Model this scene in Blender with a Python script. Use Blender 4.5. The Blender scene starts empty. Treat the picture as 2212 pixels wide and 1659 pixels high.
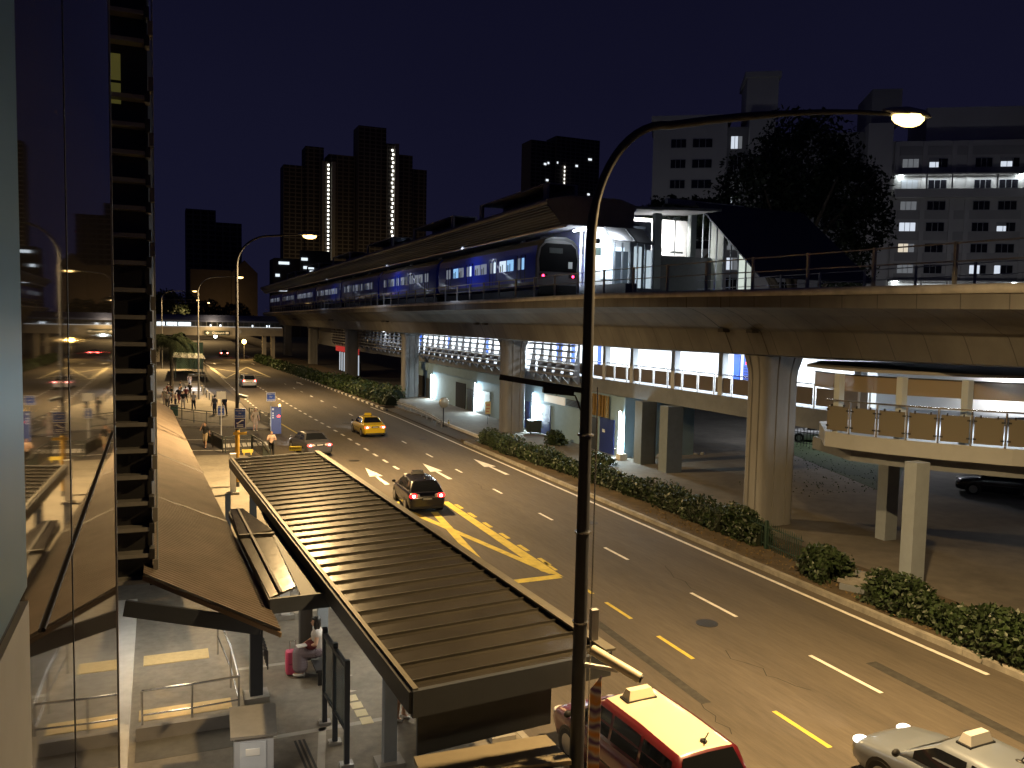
import bpy, math, random
import numpy as np
from mathutils import Vector, Matrix
R = math.radians
sc = bpy.context.scene
COL = sc.collection
rng = random.Random(7)
nrg = np.random.default_rng(11)

# ------------------------------------------------------------------ camera, sky, exposure
cam = bpy.data.cameras.new('camera'); cam_o = bpy.data.objects.new('camera', cam); COL.objects.link(cam_o)
yaw, pitch, roll = R(22.75), R(4.2), R(1.2)
fw = Vector((math.sin(yaw)*math.cos(pitch), math.cos(yaw)*math.cos(pitch), -math.sin(pitch)))
r0 = Vector((math.cos(yaw), -math.sin(yaw), 0)); u0 = r0.cross(fw)
rt = r0*math.cos(roll)+u0*math.sin(roll); up = u0*math.cos(roll)-r0*math.sin(roll)
cam_o.matrix_world = Matrix(((rt.x, up.x, -fw.x, 0), (rt.y, up.y, -fw.y, 0), (rt.z, up.z, -fw.z, 9.0), (0, 0, 0, 1)))
cam.sensor_fit = 'HORIZONTAL'; cam.sensor_width = 36; cam.lens = 1800/2212*36
cam.clip_start = 0.05; cam.clip_end = 3000
sc.camera = cam_o
sc.view_settings.view_transform = 'Standard'; sc.view_settings.look = 'None'
sc.view_settings.exposure = 0.35; sc.view_settings.gamma = 1.0
W = bpy.data.worlds.new('World'); sc.world = W; W.use_nodes = True
nt = W.node_tree; bg = nt.nodes['Background']
tc = nt.nodes.new('ShaderNodeTexCoord'); sx = nt.nodes.new('ShaderNodeSeparateXYZ')
rmp = nt.nodes.new('ShaderNodeValToRGB')
nt.links.new(tc.outputs['Generated'], sx.inputs[0]); skn = nt.nodes.new('ShaderNodeTexNoise'); skn.inputs['Scale'].default_value = 2.2; skn.inputs['Detail'].default_value = 5; nt.links.new(tc.outputs['Generated'], skn.inputs['Vector'])
sma = nt.nodes.new('ShaderNodeMath'); sma.operation = 'MULTIPLY_ADD'; sma.inputs[1].default_value = .30; nt.links.new(skn.outputs[0], sma.inputs[0])
smb = nt.nodes.new('ShaderNodeMath'); smb.operation = 'SUBTRACT'; smb.inputs[1].default_value = .15; nt.links.new(sx.outputs['Z'], smb.inputs[0]); nt.links.new(smb.outputs[0], sma.inputs[2]); nt.links.new(sma.outputs[0], rmp.inputs[0])
nt.links.new(rmp.outputs[0], bg.inputs[0])
rmp.color_ramp.elements[0].position = 0.0; rmp.color_ramp.elements[0].color = (.0076, .0076, .0220, 1)
rmp.color_ramp.elements[1].position = 0.6; rmp.color_ramp.elements[1].color = (.0029, .0029, .0110, 1)
bg.inputs[1].default_value = 0.80
try:
    sc.cycles.use_denoising = True
    sc.cycles.max_bounces = 6; sc.cycles.diffuse_bounces = 3; sc.cycles.glossy_bounces = 4
    sc.cycles.transmission_bounces = 6; sc.cycles.transparent_max_bounces = 8
    sc.cycles.sample_clamp_indirect = 4.0; sc.cycles.caustics_reflective = False; sc.cycles.caustics_refractive = False
    sc.cycles.use_light_tree = True
except Exception:
    pass
SODIUM = (1.0, .665, .295); COOL = (.86, .94, 1.0); WHITE = (1.0, .97, .93)

def area(name, loc, power, size, color, dirv=(0, 0, -1), size_y=None, spread=None, parent=None):
    l = bpy.data.lights.new(name, 'AREA'); l.energy = power; l.color = color
    if size_y: l.shape = 'RECTANGLE'; l.size = size; l.size_y = size_y
    else: l.shape = 'DISK'; l.size = size
    if spread: l.spread = R(spread)
    o = bpy.data.objects.new(name, l); COL.objects.link(o)
    o.rotation_euler = Vector(dirv).to_track_quat('-Z', 'Y').to_euler(); o.location = loc
    if parent is not None: o.parent = parent; o.location = Vector(loc)-parent.location
    return o
def spot(name, loc, power, color, dirv, ang=60, blend=.6, size=.05, parent=None):
    l = bpy.data.lights.new(name, 'SPOT'); l.energy = power; l.color = color; l.spot_size = R(ang); l.spot_blend = blend; l.shadow_soft_size = size
    o = bpy.data.objects.new(name, l); COL.objects.link(o); o.location = loc
    o.rotation_euler = Vector(dirv).to_track_quat('-Z', 'Y').to_euler()
    if parent is not None: o.parent = parent
    return o

# ------------------------------------------------------------------ materials
MATS = {}
def mat(name, col, rough=.6, metal=0, var=.0, vscale=3, bump=0, bscale=40, spec=.5, stain=0, stscale=.4, emit=None, estr=0, alpha=1, trans=0, coat=0, stretch=None):
    if name in MATS: return MATS[name]
    m = bpy.data.materials.new(name); m.use_nodes = True; MATS[name] = m
    n = m.node_tree.nodes; L = m.node_tree.links; b = n['Principled BSDF']
    b.inputs['Base Color'].default_value = (*col, 1); b.inputs['Roughness'].default_value = rough
    b.inputs['Metallic'].default_value = metal; b.inputs['Specular IOR Level'].default_value = spec
    b.inputs['Coat Weight'].default_value = coat; b.inputs['Coat Roughness'].default_value = .06
    b.inputs['Transmission Weight'].default_value = trans
    if emit: b.inputs['Emission Color'].default_value = (*emit, 1); b.inputs['Emission Strength'].default_value = estr
    if alpha < 1: b.inputs['Alpha'].default_value = alpha
    src = None
    if var or bump or stain:
        t = n.new('ShaderNodeTexCoord'); vec = t.outputs['Object']
        if stretch:
            mp = n.new('ShaderNodeMapping'); L.new(vec, mp.inputs[0]); mp.inputs['Scale'].default_value = stretch; vec = mp.outputs[0]
    if var:
        nz = n.new('ShaderNodeTexNoise'); nz.inputs['Scale'].default_value = vscale; nz.inputs['Detail'].default_value = 6; nz.inputs['Roughness'].default_value = .65
        L.new(vec, nz.inputs['Vector'])
        mr = n.new('ShaderNodeMapRange'); mr.inputs[1].default_value = .3; mr.inputs[2].default_value = .7; mr.inputs[3].default_value = 1-var; mr.inputs[4].default_value = 1+var
        L.new(nz.outputs[0], mr.inputs[0]); src = mr.outputs[0]
    if stain:
        n2 = n.new('ShaderNodeTexNoise'); n2.inputs['Scale'].default_value = stscale; n2.inputs['Detail'].default_value = 5; L.new(vec, n2.inputs['Vector'])
        m2 = n.new('ShaderNodeMapRange'); m2.inputs[1].default_value = .42; m2.inputs[2].default_value = .68; m2.inputs[3].default_value = 1; m2.inputs[4].default_value = 1-stain*.8
        L.new(n2.outputs[0], m2.inputs[0])
        if src is not None:
            mm = n.new('ShaderNodeMath'); mm.operation = 'MULTIPLY'; L.new(src, mm.inputs[0]); L.new(m2.outputs[0], mm.inputs[1]); src = mm.outputs[0]
        else: src = m2.outputs[0]
    if src is not None:
        vm = n.new('ShaderNodeVectorMath'); vm.operation = 'SCALE'; vm.inputs[0].default_value = col; L.new(src, vm.inputs['Scale']); L.new(vm.outputs[0], b.inputs['Base Color'])
    if bump:
        nb = n.new('ShaderNodeTexNoise'); nb.inputs['Scale'].default_value = bscale; nb.inputs['Detail'].default_value = 4; L.new(vec, nb.inputs['Vector'])
        bp = n.new('ShaderNodeBump'); bp.inputs['Strength'].default_value = bump; bp.inputs['Distance'].default_value = .02; L.new(nb.outputs[0], bp.inputs['Height']); L.new(bp.outputs[0], b.inputs['Normal'])
    return m
def emis(name, col, s):
    if name in MATS: return MATS[name]
    m = bpy.data.materials.new(name); m.use_nodes = True; MATS[name] = m
    b = m.node_tree.nodes['Principled BSDF']; b.inputs['Base Color'].default_value = (*[min(1, c*.5) for c in col], 1)
    b.inputs['Emission Color'].default_value = (*col, 1); b.inputs['Emission Strength'].default_value = s
    return m
ASPH = mat('asphalt', (.090, .075, .058), .82, var=.2, vscale=9, bump=.35, bscale=60, stain=.38, stscale=.55, stretch=(1, .10, 1))
ASPH2 = mat('asphalt_bay', (.068, .06, .055), .85, var=.25, vscale=7, bump=.3, bscale=50, stain=.35, stscale=.3)
PAVE = mat('pavement_concrete', (.205, .185, .15), .8, var=.2, vscale=5, bump=.2, bscale=50, stain=.35, stscale=.45)
PAVE2 = mat('pavement_pale', (.30, .285, .26), .75, var=.16, vscale=4, stain=.3, stscale=.5)
SOIL = mat('soil', (.085, .062, .036), .95, var=.5, vscale=2.2, bump=.8, bscale=14, stain=.5, stscale=1.1)
GRASS = mat('grass_green', (.035, .058, .018), .9, var=.45, vscale=8)
KERB = mat('kerb_stone', (.30, .28, .24), .85, var=.2, vscale=4, bump=.25, bscale=30, stain=.45, stscale=1.3)
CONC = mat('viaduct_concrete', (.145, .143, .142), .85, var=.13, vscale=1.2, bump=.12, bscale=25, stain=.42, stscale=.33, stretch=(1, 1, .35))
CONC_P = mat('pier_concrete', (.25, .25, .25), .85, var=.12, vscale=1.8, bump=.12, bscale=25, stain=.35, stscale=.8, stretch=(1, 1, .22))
CONC_D = mat('slab_grey', (.19, .21, .24), .7, var=.1, vscale=2, stain=.2)
CAPW = mat('parapet_cap', (.50, .49, .48), .7, var=.15, vscale=2, stain=.4, stscale=.8)
JOINT = mat('joint_dark', (.045, .042, .04), .9)
WPAINT = mat('road_paint_white', (.72, .70, .66), .7, var=.2, vscale=12, stain=.3, stscale=3)
YPAINT = mat('road_paint_yellow', (.60, .47, .07), .7, var=.2, vscale=10, stain=.35, stscale=2.5)
DKMET = mat('dark_metal', (.035, .036, .04), .45, metal=.3, var=.15, vscale=3)
GRMET = mat('grey_metal', (.24, .27, .30), .5, metal=.0, var=.12, vscale=2)
STEEL = mat('steel', (.55, .55, .55), .25, metal=.9)
GALV = mat('galvanised', (.34, .34, .34), .45, metal=.6, var=.15)
WHITEP = mat('white_paint', (.75, .75, .74), .55, var=.06, vscale=1.5)
POLE_M = mat('pole_paint', (.030, .032, .040), .45, metal=.1, var=.2, vscale=2.5, bump=.05, bscale=60)
POLE_G = mat('pole_galvanised', (.24, .24, .235), .45, metal=.5, var=.15, vscale=2)
YELPOLE = mat('pole_yellow', (.42, .25, .03), .6, var=.15)
BRONZE = mat('bronze_roof', (.092, .083, .068), .235, metal=.6, var=.16, vscale=1.1, bump=.28, bscale=3.0, stain=.22, stscale=.6)
RIBD = mat('roof_rib', (.030, .027, .022), .5, metal=.3)
FASC = mat('fascia_slate', (.036, .042, .054), .5, var=.1, vscale=2)
FASCL = mat('fascia_light', (.18, .165, .13), .45, metal=.35, var=.15)
AWN = mat('awning_brown', (.19, .150, .118), .62, metal=.1, var=.13, vscale=1.5, stain=.2, stscale=.7)
BLK = mat('louvre_black', (.012, .012, .013), .5)
SLAT = mat('slat_grey', (.21, .205, .19), .5, metal=.3, var=.12)
TEAL = mat('mullion_teal', (.095, .22, .36), .35, metal=.25, var=.06, vscale=1)
PANW = mat('panel_pale', (.48, .50, .52), .45, metal=.2, var=.06)
GLASSR = mat('facade_glass', (.050, .044, .040), .03, spec=.6, bump=.010, bscale=1.4)
GLASSD = mat('dark_glass', (.008, .009, .011), .06, spec=.6)
GLASSM = mat('matt_glass', (.008, .008, .009), .25, spec=.2)
CLEARG = mat('clear_glass', (.8, .86, .86), .03, alpha=.16, spec=.6)
TYRE = mat('tyre', (.012, .012, .012), .8)
RIM = mat('rim', (.35, .35, .36), .3, metal=.8)
TACT = mat('tactile_yellow', (.52, .40, .20), .7, var=.12, vscale=8)
SKIN = mat('skin', (.52, .32, .22), .55)
HAIR = mat('hair', (.012, .010, .009), .45)
LEAF = mat('leaf_green', (.027, .046, .016), .5, var=.5, vscale=1.6)
LEAF2 = mat('leaf_far', (.04, .068, .018), .55, var=.45, vscale=.9)
LEAFD = mat('leaf_dark', (.022, .034, .014), .6, var=.45, vscale=.5)
BARK = mat('bark', (.10, .08, .06), .9, var=.3, vscale=6)
BLUE_S = mat('sign_blue', (.02, .07, .36), .45)
BLUE_D = mat('sign_navy', (.012, .022, .13), .45)
LTUBE = emis('tube_light', (.86, .97, 1.0), 26)
LSOD = emis('sodium_lens', (1.0, .66, .22), 4.2)
LSODS = emis('sodium_far', (1.0, .62, .20), 5)
TAIL = emis('tail_red', (1.0, .012, .015), 3.2)
TCORE = emis('tail_core', (1.0, .45, .38), 14)
TAILH = emis('tail_hot', (1.0, .05, .04), 5)
LWIN = emis('lit_window', (.80, .88, 1.0), .62)
LWINW = emis('lit_window_warm', (1.0, .88, .68), .55)
LDIM = emis('dim_window', (.75, .80, .85), .11)

# ------------------------------------------------------------------ mesh builder
class MB:
    def __init__(s): s.v = []; s.f = []; s.m = []; s.sm = []
    def add(s, vs, fs, m=0, smooth=False):
        o = len(s.v); s.v += [tuple(map(float, p)) for p in vs]
        for f in fs: s.f.append([i+o for i in f]); s.m.append(m); s.sm.append(smooth)
        return s
    def box(s, x0, x1, y0, y1, z0, z1, m=0):
        vs = [(x, y, z) for z in (z0, z1) for y in (y0, y1) for x in (x0, x1)]
        return s.add(vs, [(0, 2, 3, 1), (4, 5, 7, 6), (0, 1, 5, 4), (2, 6, 7, 3), (0, 4, 6, 2), (1, 3, 7, 5)], m)
    def obox(s, c, size, ax=(1, 0, 0), m=0, upv=(0, 0, 1)):
        a = Vector(ax).normalized(); u = Vector(upv); b = u.cross(a).normalized(); u = a.cross(b)
        c = Vector(c); hx, hy, hz = [q/2 for q in size]
        vs = [c+a*(sx*hx)+b*(sy*hy)+u*(sz*hz) for sz in (-1, 1) for sy in (-1, 1) for sx in (-1, 1)]
        return s.add(vs, [(0, 2, 3, 1), (4, 5, 7, 6), (0, 1, 5, 4), (2, 6, 7, 3), (0, 4, 6, 2), (1, 3, 7, 5)], m)
    def bar(s, p, q, w, h=None, m=0):
        p, q = Vector(p), Vector(q); d = q-p; h = h or w
        upv = (0, 0, 1) if abs(d.normalized().z) < .95 else (0, 1, 0)
        return s.obox((p+q)/2, (d.length, w, h), d, m, upv)
    def tube(s, path, r, n=8, m=0, cap=True, smooth=True):
        P = [Vector(p) for p in path]; k = len(P); rs = r if isinstance(r, (list, tuple)) else [r]*k
        rings = []; prev = None
        for i in range(k):
            d = (P[min(i+1, k-1)]-P[max(i-1, 0)]).normalized()
            if prev is None:
                ref = Vector((0, 0, 1)) if abs(d.z) < .9 else Vector((1, 0, 0)); a = d.cross(ref).normalized()
            else: a = (prev-d*prev.dot(d)).normalized()
            prev = a; b = d.cross(a)
            rings.append([P[i]+(a*math.cos(t)+b*math.sin(t))*rs[i] for t in [2*math.pi*j/n for j in range(n)]])
        return s.loft(rings, m, cap, smooth)
    def loft(s, rings, m=0, cap=True, smooth=True, closed=True):
        n = len(rings[0]); vs = [p for r in rings for p in r]; fs = []
        for i in range(len(rings)-1):
            for j in range(n if closed else n-1):
                k = (j+1) % n; fs.append((i*n+j, i*n+k, (i+1)*n+k, (i+1)*n+j))
        s.add(vs, fs, m, smooth)
        if cap and closed:
            s.add(rings[0], [tuple(range(n))[::-1]], m); s.add(rings[-1], [tuple(range(n))], m)
        return s
    def cyl(s, c, r, z0, z1, n=16, m=0, r1=None):
        r1 = r if r1 is None else r1
        return s.loft([[(c[0]+q*math.cos(2*math.pi*j/n), c[1]+q*math.sin(2*math.pi*j/n), z) for j in range(n)] for q, z in ((r, z0), (r1, z1))], m, True, True)
    def prism(s, poly, z0, z1, m=0):
        n = len(poly); a = [(x, y, z0) for x, y in poly]; b = [(x, y, z1) for x, y in poly]
        return s.add(a+b, [tuple(range(n))[::-1], tuple(range(n, 2*n))]+[(i, (i+1) % n, n+(i+1) % n, n+i) for i in range(n)], m)
    def prof_y(s, pr, y0, y1, m=0, smooth=False):
        return s.loft([[(x, y0, z) for x, z in pr], [(x, y1, z) for x, z in pr]], m, True, smooth)
    def poly(s, pts, m=0): return s.add(pts, [tuple(range(len(pts)))], m)
    def plate(s, pts, nrm, t, m=0):
        n = len(pts); a = [Vector(p) for p in pts]; b = [p+Vector(nrm)*t for p in a]
        return s.add(a+b, [tuple(range(n))[::-1], tuple(range(n, 2*n))]+[(i, (i+1) % n, n+(i+1) % n, n+i) for i in range(n)], m)
    def ell(s, c, r, n=10, k=7, m=0):
        rings = []
        for i in range(1, k):
            ph = math.pi*i/k; rings.append([(c[0]+r[0]*math.sin(ph)*math.cos(2*math.pi*j/n), c[1]+r[1]*math.sin(ph)*math.sin(2*math.pi*j/n), c[2]-r[2]*math.cos(ph)) for j in range(n)])
        s.loft(rings, m, True, True); return s
    def build(s, name, mats, parent=None):
        me = bpy.data.meshes.new(name)
        off = Vector((0, 0, 0))
        if parent is not None:
            q = parent
            while q is not None: off += q.location; q = q.parent
        vs = s.v if off.length == 0 else [(a-off.x, b-off.y, c-off.z) for a, b, c in s.v]
        me.from_pydata(vs, [], s.f)
        if not isinstance(mats, (list, tuple)): mats = [mats]
        for q in mats: me.materials.append(q)
        me.polygons.foreach_set('material_index', s.m); me.polygons.foreach_set('use_smooth', s.sm)
        me.update()
        o = bpy.data.objects.new(name, me); COL.objects.link(o)
        if parent is not None: o.parent = parent
        return o
def tag(o, label, cat, group=None, kind=None):
    if label: o['label'] = label
    if cat: o['category'] = cat
    if group: o['group'] = group
    if kind: o['kind'] = kind
    return o
def thing(name, label, cat, loc=(0, 0, 0), group=None, rz=0):
    o = bpy.data.objects.new(name, None); o.empty_display_size = .2; COL.objects.link(o); o.location = loc; o.rotation_euler.z = rz
    return tag(o, label, cat, group)
def struct(o): o['kind'] = 'structure'; return o
def fix(o):
    m = o.data; import bmesh
    b = bmesh.new(); b.from_mesh(m); bmesh.ops.recalc_face_normals(b, faces=b.faces); b.to_mesh(m); b.free(); return o
def copy_tree(o, parent=None):
    c = o.copy(); COL.objects.link(c)
    if parent is not None: c.parent = parent
    for ch in list(o.children): copy_tree(ch, c)
    return c
_txt = {}
def text_mb(txt, size):
    key = (txt, size)
    if key not in _txt:
        cu = bpy.data.curves.new('t', 'FONT'); cu.body = txt; cu.size = size; cu.align_x = 'CENTER'; cu.align_y = 'CENTER'; cu.extrude = .004
        o = bpy.data.objects.new('t', cu); COL.objects.link(o); dg = bpy.context.evaluated_depsgraph_get()
        me = bpy.data.meshes.new_from_object(o.evaluated_get(dg)); _txt[key] = ([tuple(v.co) for v in me.vertices], [tuple(p.vertices) for p in me.polygons])
        bpy.data.objects.remove(o); bpy.data.meshes.remove(me); bpy.data.curves.remove(cu)
    return _txt[key]
def put_text(mb, txt, size, c, ax, upv=(0, 0, 1), m=0, bold=1.0):
    vs, fs = text_mb(txt, size); a = Vector(ax).normalized(); u = Vector(upv); n = a.cross(u); c = Vector(c)
    mb.add([c+a*p[0]*bold+u*p[1]+n*(p[2]) for p in vs], fs, m)

# ------------------------------------------------------------------ ground, roads, markings
def shift(y):
    return 0 if y < 75 else (-.026*(y-75) if y < 165 else -2.34-.017*(y-165))
g = MB(); g.poly([(-300, -60, -.06), (800, -60, -.06), (800, 900, -.06), (-300, 900, -.06)]); struct(g.build('ground', mat('ground_dark', (.05, .045, .04), .95, var=.3, vscale=.3)))
ys = [-8, 0, 10, 25, 40, 55, 75, 90, 105, 120, 135, 150, 165, 185, 210]
def lx(y):   # left edge of the carriageway
    return np.interp(y, [-8, 12, 37, 55, 70, 75, 90, 105, 130, 150, 210], [8.0, 7.35, 6.05, 5.3, 6.9, 7.5, 7.6, 7.4, 6.5, 6.6, 5.2])
def rx(y): return 20.5+shift(y)
g = MB()
for a, b in zip(ys[:-1], ys[1:]): g.poly([(lx(a), a, 0), (rx(a), a, 0), (rx(b), b, 0), (lx(b), b, 0)])
struct(g.build('road', ASPH))
g = MB(); g.poly([(-14, 57.0, .002), (5.4, 55.4, .002), (7.0, 70.2, .002), (3.2, 71.4, .002), (-14, 73, .002)]); struct(g.build('side_road', ASPH2))
# pavements with kerbs
g = MB()
near = [(-6, -8), (7.85, -8), (7.2, 12), (5.9, 37), (5.15, 54.6), (4.6, 56.0), (-6, 57.2)]
g.prism(near, -.05, .14); struct(g.build('pavement', PAVE))
g = MB()
for i in range(2, 4):
    (a, b), (c, d) = near[i-1], near[i]; g.prism([(a+.004, b), (a+.16, b), (c+.16, d), (c+.004, d)], -.02, .145)
g.prism([(8.0, -8), (8.16, -8), (7.36, 12), (7.204, 12)], -.02, .145)
struct(g.build('kerb', KERB))
g = MB(); far = [(-8, 72.6), (3.0, 71.6), (6.2, 70.6), (7.3, 74), (7.35, 90), (5.4, 96), (4.9, 110), (4.2, 150), (-8, 150)]
g.prism(far, -.05, .13); struct(g.build('pavement', PAVE))
g = MB(); g.prism([(-1.35, 3), (-.62, 3), (-.80, 27.5), (-1.4, 27.5)], .14, .30); struct(g.build('path', mat('path_pale', (.58, .56, .52), .7, var=.1, vscale=3, stain=.15)))   # pale channel cover beside the wall
# median strip and forecourt under the viaduct
g = MB(); vs = [(20.75, -8), (20.75, 62), (22.0, 66), (22.3, 84)]
g.prism([(20.72, -8), (23.3, -8), (24.1, 22), (23.9, 34), (24.3, 59.3), (20.74, 59.3)], -.05, .15); struct(g.build('verge', SOIL))
g = MB(); g.prism([(23.25, -8), (90, -8), (90, 120), (60, 120), (28, 118), (22.1, 84), (22.7, 70.5), (22.7, 59.45), (24.45, 59.3), (24.0, 34), (24.2, 22)], -.05, .10)
struct(g.build('pavement', mat('forecourt_concrete', (.15, .135, .115), .85, var=.2, vscale=1.5, bump=.2, bscale=20, stain=.4, stscale=.25)))
g = MB(); g.prism([(20.76, 59.45), (22.6, 59.45), (22.6, 84), (20.76, 82)], -.05, .012); struct(g.build('driveway', ASPH2))
g = MB(); g.prism([(20.6, 84), (22.1, 84.1), (27.9, 118), (27, 215), (17.4, 215), (19.3, 126), (20.2, 101)], -.05, .14); struct(g.build('verge', SOIL))
g = MB()
for y0, y1 in zip(range(-8, 58, 2), range(-6, 60, 2)):
    g.box(20.52, 20.715, y0+.01, y1-.01, -.03, .16+rng.uniform(-.006, .006))
struct(g.build('kerb', KERB))
g = MB()
y = 81.0; k = 0
while y < 212:
    a, b = y, y+1.0
    for (q0, q1) in ((a, b),):
        g.prism([(20.55+shift(q0), q0), (20.75+shift(q0), q0), (20.75+shift(q1), q1), (20.55+shift(q1), q1)], -.02, .17, k % 2)
    y += 1.0; k += 1
struct(g.build('kerb', [mat('kerb_black', (.05, .05, .05), .8), mat('kerb_white', (.6, .58, .54), .8, var=.15)]))
g = MB(); g.prism([(22.5, 60.5), (22.72, 60.4), (22.72, 70.5), (22.5, 70.6)], .0, .22); struct(g.build('kerb', mat('kerb_pale', (.62, .60, .56), .8, var=.15, vscale=3)))
g = MB(); g.prism([(36, 32.5), (40, 36), (52, 46), (60, 58), (50, 58), (41, 46)], .0, .115)
struct(g.build('lawn', GRASS))
# left tread of far slip lane
MZ = .006
def dash(mb, x, y0, y1, w=.13, m=0, z=MZ, xs=True):
    a = x+(shift(y0) if xs else 0); b = x+(shift(y1) if xs else 0)
    mb.poly([(a-w/2, y0, z), (a+w/2, y0, z), (b+w/2, y1, z), (b-w/2, y1, z)], m)
g = MB()
for i in range(24): y0 = -2+i*2; dash(g, 20.0, 14.8+i*2.0, 14.8+i*2.0+2.0, .16)
for i in range(11): dash(g, 20.0, 62.8+i*2, 64.8+i*2, .14)
# lane line between the two right lanes
for y0, y1 in [(10.2, 12.0), (14.95, 17.45), (20.65, 23.1), (27.25, 29.1), (34.0, 35.5), (40.2, 41.5), (46.6, 47.8), (52.5, 54.0), (59, 60.2), (65.3, 66.8), (71.7, 73), (77.5, 79), (84.5, 86), (91, 92.5), (97, 98.5), (103.5, 105), (109, 110.5), (116, 117.5)]:
    dash(g, 16.42, y0, y1, .13)
# broken line left of the middle lane
def cx(y): return np.interp(y, [0, 48, 65, 79, 95, 115, 130], [13.2, 13.1, 12.85, 12.36, 11.84, 11.3, 10.9])
for i in range(30):
    y0 = 43.6+i*2.55; y1 = y0+1.15
    g.poly([(cx(y0)-.09, y0, MZ), (cx(y0)+.09, y0, MZ), (cx(y1)+.09, y1, MZ), (cx(y1)-.09, y1, MZ)])
for i in range(26):
    y0 = 72+i*2.3; y1 = y0+1.1; f = lambda y: np.interp(y, [72, 88, 102, 127, 132], [8.9, 8.45, 8.17, 7.94, 7.9])
    g.poly([(f(y0)-.08, y0, MZ), (f(y0)+.08, y0, MZ), (f(y1)+.08, y1, MZ), (f(y1)-.08, y1, MZ)])
def arrow(mb, x, y0, y1, w=1.0, lean=0.):
    Lh = (y1-y0); ys_ = y0+Lh*.52
    mb.poly([(x-.09, y0, MZ), (x+.17, y0, MZ), (x+.09+lean*.5, ys_, MZ), (x-.06+lean*.5, ys_, MZ)])
    mb.poly([(x-.36+lean*.5, ys_-.25, MZ), (x+.42+lean*.5, ys_-.25, MZ), (x+.03+lean, y1, MZ)])
arrow(g, 11.25, 44.3, 49.7); arrow(g, 15.05, 44.8, 50.3); arrow(g, 18.75, 45.2, 51.1)
for x in (9.0, 12.5, 16.0): arrow(g, x, 166, 171, .9)
arrow(g, 15.9+shift(118)+2.6, 115, 121)
# crossing ladder marks on the side road
for i in range(9):
    t = i/8; a = (3.6+2.9*t, 61.0+.4*t)
    g.poly([(a[0], a[1]-.9, .01), (a[0]+.28, a[1]-.9, .01), (a[0]+.34, a[1]+.9, .01), (a[0]+.06, a[1]+.9, .01)])
for q in ((1.2, 64.6, 6.6, 63.6), (1.2, 59.4, 5.6, 58.4)):
    g.poly([(q[0], q[1], .01), (q[2], q[3], .01), (q[2], q[3]+.16, .01), (q[0], q[1]+.16, .01)])
for i in range(6): y0 = 106+i*2.2; g.poly([(2.6, y0, .136), (4.4, y0, .136), (4.3, y0+1.1, .136), (2.5, y0+1.1, .136)])
# junction box far off
def strip(mb, p, q, w, m=0, z=MZ):
    p, q = Vector((*p, 0)), Vector((*q, 0)); d = (q-p).normalized(); n = Vector((-d.y, d.x, 0))*w/2
    mb.poly([tuple((p-n)[:2])+(z,), tuple((p+n)[:2])+(z,), tuple((q+n)[:2])+(z,), tuple((q-n)[:2])+(z,)], m)
strip(g, (7.0, 178), (7.8, 155.5), .18)
struct(g.build('road_markings', WPAINT))
g = MB()
A_, B_, C_, D_ = (7.7, 155.5), (8.35, 128.4), (14.9, 130.3), (13.9, 157.3)
strip(g, A_, B_, .55); strip(g, D_, C_, .4); strip(g, B_, D_, .22, z=.007); strip(g, A_, C_, .22, z=.008); strip(g, B_, C_, .2, z=.009); strip(g, A_, D_, .2, z=.009)
struct(g.build('road_markings', mat('box_paint', (.62, .55, .34), .7, var=.15)))
g = MB()
for y0, y1 in [(8.7, 10.2), (13.3, 15.1), (18.35, 20.1), (21.6, 23.2), (24.1, 25.1), (26.9, 28.0)]:
    dash(g, 13.2, y0, y1, .13)
for y0 in (27.6, 29.6, 31.6, 33.6, 35.6, 37.5): g.poly([(13.16, y0, MZ), (13.34, y0, MZ), (13.34, y0+.95, MZ), (13.16, y0+.95, MZ)])
g.poly([(12.62, 27.0, MZ), (13.10, 26.1, MZ), (13.10, 39.2, MZ), (12.75, 39.2, MZ)])     # edge band of the hatched box
strip(g, (10.75, 26.15), (13.0, 26.2), .42, z=.0075)
strip(g, (10.9, 28.6), (11.75, 37.2), .34, z=.008); strip(g, (12.9, 26.6), (10.6, 37.9), .30, z=.009)
strip(g, (10.45, 39.7), (12.9, 39.3), .30, z=.0075)
for i in range(12): a = 66+i*.9; strip(g, (9.65-.06*i, a), (9.59-.06*i, a+.9), .14)
strip(g, (10.3, 26.2), (9.35, 40.0), .10, z=.0065)
struct(g.build('road_markings', YPAINT))
# worn tyre tracks, patches and manholes as real thin sheets
g = MB()
for x, y0, y1, w in ((17.6, 11.5, 16.5, .25), (12.0, 16, 22, .2)): g.poly([(x-w, y0, .004), (x+w*.4, y0, .004), (x+w, y1, .004), (x-w*.5, y1, .004)])
struct(g.build('road_patch', mat('asphalt_patch', (.036, .034, .031), .9, var=.4, vscale=4)))
for (x, y, r_) in ((15.2, 20.5, .34), (11.2, 52.5, .34), (17.9, 33, .3), (14.6, 72, .34), (18.3, 61, .3)):
    g = MB(); g.cyl((x, y), r_, .001, .008, 20); struct(g.build('manhole_cover', mat('manhole_iron', (.028, .026, .024), .6, metal=.4, var=.3, vscale=20)))
g = MB()
for k in range(9):
    x, y = rng.uniform(10.5, 19.5), rng.uniform(12, 55); pts_ = [(x, y)]
    for j in range(7): x += rng.uniform(-.25, .25); y += rng.uniform(.2, .6); pts_.append((x, y))
    for (p_, q_) in zip(pts_[:-1], pts_[1:]):
        g.poly([(p_[0]-.012, p_[1], .0035), (p_[0]+.012, p_[1], .0035), (q_[0]+.012, q_[1], .0035), (q_[0]-.012, q_[1], .0035)])
struct(g.build('road_cracks', mat('crack_dark', (.022, .02, .018), .95)))
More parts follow.
